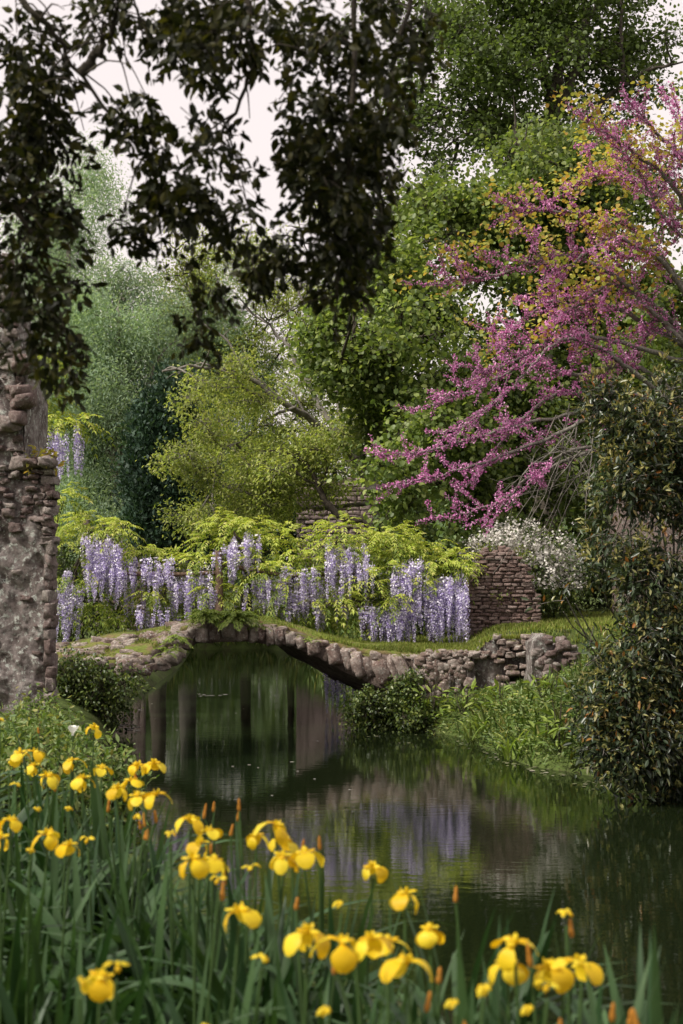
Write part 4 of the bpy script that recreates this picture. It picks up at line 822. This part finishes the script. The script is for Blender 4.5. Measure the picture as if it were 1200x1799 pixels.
# pale scum along the right shore and a few floating bits
mb = MB()
for k in range(240):
    q = R.choice([(800, 1302, 935, 1346), (935, 1347, 1060, 1368), (1095, 1387, 1200, 1392), (640, 1276, 800, 1300)], 1) if False else [(800, 1302, 935, 1346), (935, 1347, 1060, 1368), (1095, 1387, 1200, 1392), (640, 1276, 800, 1300)][R.choice(4, p=[.42, .28, .2, .1])]
    f = U(0, 1); px = q[0]+f*(q[2]-q[0]); py = q[1]+f*(q[3]-q[1])+R.normal()*8+4; D = CAM_Z*FPX/(py-1000); p = W(px, py, D); p[2] = .006+U(0, .004)
    if noise3(p*3., 1.) < -.1: continue
    a = U(0, 6.28); s = U(.010, .034); an = np.linspace(0, 6.28, 6, endpoint=False)
    mb.add(np.stack([p[0]+s*1.3*np.cos(an+a)*U(.7, 1.2, 6), p[1]+s*np.sin(an+a)*U(.7, 1.2, 6), np.full(6, p[2])], -1), [[0, 1, 2, 3, 4, 5]])
tag(mb.build('duckweed', leaf_mat('duckweed', [(.08, .09, .04), (.13, .14, .07), (.20, .19, .13), (.36, .32, .29)], 0, .7, .2)), 'pale petals and duckweed drifted along the right shore', 'duckweed', kind='stuff')

mb = MB()
for k in range(70):
    px, py = (U(205, 245), U(1272, 1283)) if k < 34 else ((U(350, 405), U(1219, 1223)) if k < 44 else (U(240, 640), U(1200, 1400)))
    D = CAM_Z*FPX/(py-1000); p = W(px, py, D); p[2] = .006; an = np.linspace(0, 6.28, 6, endpoint=False); q = U(.012, .03)*(1.5 if k < 44 else .7)
    mb.add(np.stack([p[0]+q*1.6*np.cos(an)*U(.6, 1.2, 6), p[1]+q*np.sin(an)*U(.6, 1.2, 6), np.full(6, p[2])], -1), [[0, 1, 2, 3, 4, 5]])
tag(mb.build('foam', M['white_fl']), 'small white foam flecks and petals drifting on the open water', 'foam', kind='stuff')
# plants at the foot of the ruined tower wall, arum flower
pl = [(30, 1262, 16, 60, 34), (75, 1250, 16.5, 40, 26), (20, 1300, 13, 50, 40), (70, 1300, 12.5, 45, 35), (110, 1290, 13, 24, 30), (150, 1330, 12, 40, 26), (100, 1345, 10.5, 50, 28), (30, 1350, 10, 60, 34), (190, 1350, 11.5, 30, 18)]
plab = ['leafy green plant against the foot of the ruined tower wall', 'bright leafy plant at the right foot of the ruined tower wall', 'low shrubby plant at the left edge behind the irises', 'rounded leafy plant left of the white arum', 'narrow leafy plant directly under the white arum', 'leafy plant at the water just right of the arum', 'leafy plant below the arum among iris blooms', 'leafy plant at the far left among iris blooms', 'small leafy plant at the water tip of the left bank']
for (px, py, D, rx, ry), lab in zip(pl, plab):
    c = W(px, py, D); gzv = gz1(c[0], D); h = max(.25, c[2]-gzv)
    bl = [(np.array([c[0], D, gzv+h*.55]), np.array([rx*D/FPX, rx*D/FPX*.8, h*.65]))]
    tw = MB(); mb = MB(); foliage(mb, bl, 170, 14, .18, .07, .03, LANCE, droop=.3, up=.9, pw=2.2, twigs=tw, tw=.004)
    t = thing('leafy_plant', (c[0], D, gzv), lab, 'plant', 'leafy plants on the left bank'); tw.build('stems', M['twig'], t); mb.build('leaves', M['weed'], t)
c = W(128, 1281, 11.0); t = thing('arum_lily', (c[0], 11, gz1(c[0], 11.)), 'single white arum flower at the left bank above the irises', 'flower')
mb = MB(); tube(mb, [(c[0]-.02, 11, gz1(c[0], 11.)), (c[0]-.01, 11, c[2]-.2), c-np.array([0, 0, .05])], .008, .006, 6); mb.build('stem', M['iris_stem'], t)
mb = MB(); petal(mb, -1.2, .10, .085, 1.35, 1.1, -.5, 10, c-np.array([0, 0, .05])); petal(mb, 1.9, .085, .07, 1.3, .5, -.5, 10, c-np.array([0, 0, .05])); mb.build('spathe', M['arum'], t, smooth=True)

# ------------------------------------------------------------------ irises
def iris_flower(style):
    mb = MB(); st_ = MB(); a0 = U(0, 6.28)
    for k in range(3):
        a = a0+k*2.094+U(-.2, .2)
        petal(mb, a, U(.080, .106), U(.050, .072), U(.4, 1.0), U(1.9, 3.1), U(-.1, .4), pw_=.65)
        petal(st_, a+1.05, U(.028, .036), .016, 1.35, .4, .5, 6)
        petal(st_, a, .042, .024, .8, 1.3, .5, 7, (0, 0, .006))
    return mb, st_
def iris_bud():
    mb = MB(); L = U(.05, .075); t = np.linspace(0, 1, 8); an = np.linspace(0, 6.28, 7, endpoint=False); rr = .008*np.sin(np.pi*np.clip(t*.78+.2, 0, 1))**.8*(1+.2*np.sin(t*9))
    v = np.stack([rr[:, None]*np.cos(an+t[:, None]*2), rr[:, None]*np.sin(an+t[:, None]*2), np.repeat((t*L)[:, None], 7, 1)], -1)
    mb.add(v, [[k*7+q, k*7+(q+1) % 7, k*7+7+(q+1) % 7, k*7+7+q] for k in range(7) for q in range(7)])
    return mb
FL = []; ST = {}
for k in range(12):
    a_, b_ = iris_flower(k); o = a_.build('flower', M['iris_fl'], smooth=True); FL.append(o); ST[o.name] = b_.build('standards', M['iris_fl'], smooth=True)
WF = []
for k in range(2):
    mb = MB()
    for q in range(4): petal(mb, U(0, 6.28), U(.03, .05), .016, U(.2, 1.1), U(1.6, 3.2), .8)
    WF.append(mb.build('flower', M['iris_fl'], smooth=True))
BU = [iris_bud().build('bud', M['iris_bud'], smooth=True) for k in range(4)]
# (px, py, blooms, buds, style): blooms 2 = wide double bloom
IR = [(165, 1278, 1, 0), (45, 1325, 2, 0), (84, 1362, 1, 1), (125, 1338, 1, 0), (145, 1368, 1, 0), (178, 1350, 1, 0), (255, 1343, 2, 1), (258, 1398, 2, 3), (20, 1440, 1, 0), (85, 1462, 1, 0), (122, 1482, 1, 0), (62, 1420, 0.5, 0), (335, 1438, 1, 0), (366, 1462, 1, 1), (450, 1465, 1, 0), (485, 1448, 1, 0),
      (340, 1508, 1, 0), (374, 1512, 1, 1), (384, 1542, .5, 1), (515, 1502, 2, 0), (420, 1597, 1, 0), (540, 1632, 1, 0), (625, 1652, 2, 1), (655, 1520, 1, 0), (712, 1572, 1, 0), (755, 1632, 1, 0), (715, 1690, 1, 1), (893, 1688, 1, 0), (905, 1658, 1, 0), (988, 1692, 2, 0), (962, 1722, .5, 1), (930, 1762, .5, 0), (800, 1745, .5, 1), (176, 1712, 1, 0), (205, 1688, .5, 0), (140, 1718, .5, 0), (460, 1672, .5, 0), (362, 1792, .5, 0), (576, 1766, .5, 0), (995, 1600, .5, 1),
      (375, 1400, 0, 2), (420, 1398, 0, 2), (405, 1440, 0, 1), (562, 1462, 0, 1), (800, 1548, 0, 1), (1075, 1742, 0, 2), (1120, 1752, 0, 1), (68, 1272, 0, 1), (932, 1652, 0, 1), (530, 1470, 0, 1), (190, 1400, 0, 1), (520, 1560, 0, 1), (770, 1680, 0, 1), (0, 1262, .5, 0), (122, 1418, .5, 0), (155, 1470, .5, 0), (238, 1430, .5, 2), (1022, 1690, .5, 0), (205, 1385, 1, 0), (28, 1375, .5, 0), (0, 1470, 1, 0), (52, 1490, .5, 0), (300, 1460, .5, 0), (232, 1372, 1, 0), (440, 1520, .5, 0), (600, 1580, .5, 0), (680, 1650, 1, 0), (850, 1720, .5, 0), (60, 1345, 1, 0), (500, 1475, 1, 0), (352, 1480, 1, 0), (15, 1340, .5, 0)]
def desc(k):
    px, py, bl, bd = IR[k]
    what = {2: 'double yellow iris bloom', 1: 'yellow iris bloom', .5: 'small drooping yellow iris petal', 0: 'orange iris bud spike'}[bl]
    rows = [(1355, 'the farthest row'), (1425, 'the second farthest row'), (1485, 'the third farthest row'), (1560, 'the middle row'), (1665, 'the second nearest row'), (1900, 'the nearest row')]
    r = next(q for q in rows if py < q[0]); lo = ([0]+[q[0] for q in rows])[rows.index(r)]
    mates = sorted([j for j in range(len(IR)) if lo <= IR[j][1] < r[0] and IR[j][2] == bl], key=lambda j: IR[j][0]); n = mates.index(k)
    od = ['first', 'second', 'third', 'fourth', 'fifth', 'sixth', 'seventh', 'eighth', 'ninth', 'tenth', 'eleventh', 'twelfth', 'thirteenth', 'fourteenth', 'fifteenth'][n]
    return (what + ' in ' + r[1]) if len(mates) == 1 else '%s, %s from left in %s' % (what, od, r[1])
for k, (px, py, bl, bd) in enumerate(IR):
    dz = U(.80, .92); D = dz*FPX/(py-1000); top = W(px, py, D); top[2] = CAM_Z-dz
    x = top[0]; gx0 = x+U(-.07, .07); gy0 = D+U(-.05, .12); g0 = max(gz1(gx0, gy0), -.05)
    t = thing('yellow_iris', (gx0, gy0, g0), desc(k), 'iris', 'yellow flag irises in bloom')
    mb = MB(); S = np.array([(0, 0, 0), ((x-gx0)*.4+U(-.02, .02), (D-gy0)*.4, (top[2]-g0)*.5), (x-gx0, D-gy0, top[2]-g0-.03)]); tube(mb, smooth_path(S, 10), .006, .004, 6); mb.build('stem', M['iris_stem'], t, smooth=True, local=True)
    tip = S[-1]; sz = {2: .86, 1: .82, .5: .85, 0: 1}[bl]
    offs = [(0, 0)] if bl in (1, .5) else ([(-.032, .0), (.036, .005)] if bl == 2 else [])
    for (ox, oz) in offs:
        src_ = FL[R.randint(12)] if bl >= 1 else WF[R.randint(2)]; o = src_.copy(); COL.objects.link(o); o.parent = t
        if src_.name in ST: q_ = ST[src_.name].copy(); COL.objects.link(q_); q_.parent = o
        o.location = (tip[0]+ox, tip[1]+U(-.02, .02), tip[2]+.03+oz); o.rotation_euler = (U(-.2, .2), U(-.2, .2), U(0, 6.28)); o.scale = (sz*U(.9, 1.1),)*3
    for q in range(bd):
        o = BU[R.randint(4)].copy(); COL.objects.link(o); o.parent = t; off = (0, 0, -.02) if bl == 0 and q == 0 else (U(-.05, .05), U(-.02, .02), U(-.09, -.02))
        o.location = tuple(tip+np.array(off)); o.rotation_euler = (U(-.15, .15), U(-.25, .25), U(0, 6)); o.scale = (.8, .8, U(.6, 1.0))
        if off[2] != -.02 or off[0]:
            mb = MB(); tube(mb, [tip*.8, tip*.3+(tip+np.array(off))*.7-np.array([0, 0, .03]), tip+np.array(off)], .0035, .003, 5); mb.build('side_stalk', M['iris_stem'], t, local=True)
    for q in range(R.randint(1, 4)):
        mb = MB(); strap(mb, (U(-.02, .02), U(-.02, .02), 0), U(0, 6.28), U(.7, 1.05), U(.02, .03), U(.1, .6), U(1.35, 1.52)); mb.build('leaf', M['iris_leaf'], t, smooth=True, local=True)
for o in FL+WF+BU+list(ST.values()): bpy.data.objects.remove(o)
# leafy fans without blooms
FANS = []
for k in range(9):
    mb = MB(); a0 = U(0, 3.14)
    for q in range(9):
        side = q % 2; bend = R.rand() < .66
        strap(mb, (U(-.05, .05), U(-.05, .05), -.03), a0+side*math.pi+U(-.5, .5), U(.8, 1.22), U(.030, .052), U(1.4, 2.8) if bend else U(.1, .7), U(1.3, 1.54), seg=12, twist=U(-.6, .6))
    FANS.append(mb.build('iris_fan', M['iris_leaf'], smooth=True))
cnt = 0
while cnt < 295:
    px = U(-90, 1175); lim = np.interp(px, [-90, 0, 300, 600, 900, 1175], [8.4, 7.6, 5.5, 4.4, 3.9, 3.35]); D = math.sqrt(U(2.2**2, lim**2)) if R.rand() < .75 else lim*U(.8, 1)
    x = (px-600)/FPX*D; y = D
    o = FANS[R.randint(9)].copy(); COL.objects.link(o); o.location = (x, y, max(gz1(x, y), 0)-.02); s = U(.8, 1.02); o.scale = (s, s, s*U(.9, 1.05)); o.rotation_euler = (U(-.1, .1), U(-.1, .1), U(0, 6.28))
    tag(o, 'fan of green sword leaves without a bloom in the iris bed', 'iris leaves', 'leafy iris fans without blooms'); cnt += 1
for o in FANS: bpy.data.objects.remove(o)

# ------------------------------------------------------------------ overhanging evergreen in front
t = thing('evergreen_oak', (-3.6, -1.2, .75), 'dark overhanging evergreen with leafy twigs drooping across the top of the view', 'tree')
mb = MB(); tube(mb, smooth_path([(-3.6, -1.2, .4), (-3.4, -1, 2.5), (-3.0, -.4, 4.5), (-2.4, .6, 6.5)], 14, .03), .32, .16, 10, .4); mb.build('trunk', M['bark'], t, smooth=True)
limbs = [[(-3.1, -.6, 4.2), W(-200, -150, 5), W(60, 20, 5.3), W(140, 130, 5.4), W(300, 330, 5.4)], [(-2.6, .3, 6), W(100, -350, 5), W(380, -120, 5.2), W(440, 40, 5.2), W(430, 160, 5.3), W(360, 280, 5.4)], [(-2.5, .5, 6.2), W(350, -450, 5), W(600, -200, 5.2), W(620, 60, 5.3), W(610, 300, 5.3), W(590, 520, 5.4)],
         [(-3.2, -.6, 4), W(-250, 100, 5), W(-40, 300, 5.2), W(60, 420, 5.3), W(105, 600, 5.4)], [(-2.5, .5, 6.2), W(480, -450, 5), W(720, -150, 5.4), W(690, 120, 5.5), W(660, 330, 5.5)], [W(140, 130, 5.4), W(190, 60, 5.4), W(230, -30, 5.4)]]
for L in limbs:
    lb = MB(); P = smooth_path(L, 30, .006); tube(lb, P, .022, .004, 6)
    for k in range(10, 30):
        e = unit(P[min(k+1, 29)]-P[k-1]+R.normal(size=3)*.8); ln = U(.1, .35); tube(lb, smooth_path([P[k], P[k]+e*ln*.5, P[k]+e*ln-np.array([0, 0, .08])], 5), .005, .002, 4)
    lb.build('limb', M['bark'], t, smooth=True)
DF = 5.4
bl = [(50, 60, 75, 70), (60, 170, 80, 70), (30, 270, 60, 70), (95, 250, 50, 55), (25, 370, 45, 60), (80, 350, 40, 40), (110, 430, 36, 34), (40, 470, 45, 50), (110, 540, 36, 60), (60, 560, 34, 60), (95, 620, 34, 34), (165, 30, 45, 24),
      (215, 175, 45, 22), (250, 240, 42, 30), (290, 290, 50, 36), (250, 345, 46, 32), (310, 350, 46, 34), (360, 300, 46, 40), (350, 380, 46, 34), (220, 400, 40, 20), (280, 415, 46, 20), (390, 250, 40, 36), (420, 330, 30, 46), (400, 400, 40, 26), (330, 220, 30, 24),
      (240, 15, 40, 22), (300, 110, 28, 30), (350, 30, 60, 36), (360, 100, 40, 40), (410, 60, 46, 40), (460, 40, 40, 46), (520, 50, 50, 60), (560, 120, 50, 60), (610, 50, 60, 60), (640, 150, 60, 70), (700, 60, 46, 70), (690, 190, 36, 80), (540, 210, 40, 50), (600, 240, 60, 60), (640, 310, 46, 60), (580, 330, 40, 50), (610, 410, 46, 50), (560, 430, 30, 40), (650, 400, 30, 50), (590, 490, 44, 44), (570, 545, 28, 26), (640, 480, 22, 30), (530, 300, 22, 40),
      (490, 470, 34, 22), (440, 470, 26, 20), (345, 570, 16, 45), (350, 615, 12, 20), (380, 500, 22, 22), (320, 465, 24, 18), (450, 400, 26, 26), (500, 400, 22, 30), (740, 30, 34, 40), (730, 120, 20, 40)]
bl = [B(a, b_, DF+U(-.35, .35), c, d_, .25) for a, b_, c, d_ in bl]
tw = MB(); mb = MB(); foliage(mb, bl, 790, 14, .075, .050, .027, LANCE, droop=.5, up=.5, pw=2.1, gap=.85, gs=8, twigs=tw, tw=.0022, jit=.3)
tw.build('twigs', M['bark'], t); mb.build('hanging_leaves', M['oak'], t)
n = 9000; p = np.stack([U(-11, 9, n), U(-8, 7.5, n), U(0, 1.8, n)], -1); p[:, 2] += 4.3+.55*np.maximum(p[:, 1], -1.5)+.02*p[:, 0]**2  # unseen overhead crown, outsized leaves added to shade the hanging twigs and irises
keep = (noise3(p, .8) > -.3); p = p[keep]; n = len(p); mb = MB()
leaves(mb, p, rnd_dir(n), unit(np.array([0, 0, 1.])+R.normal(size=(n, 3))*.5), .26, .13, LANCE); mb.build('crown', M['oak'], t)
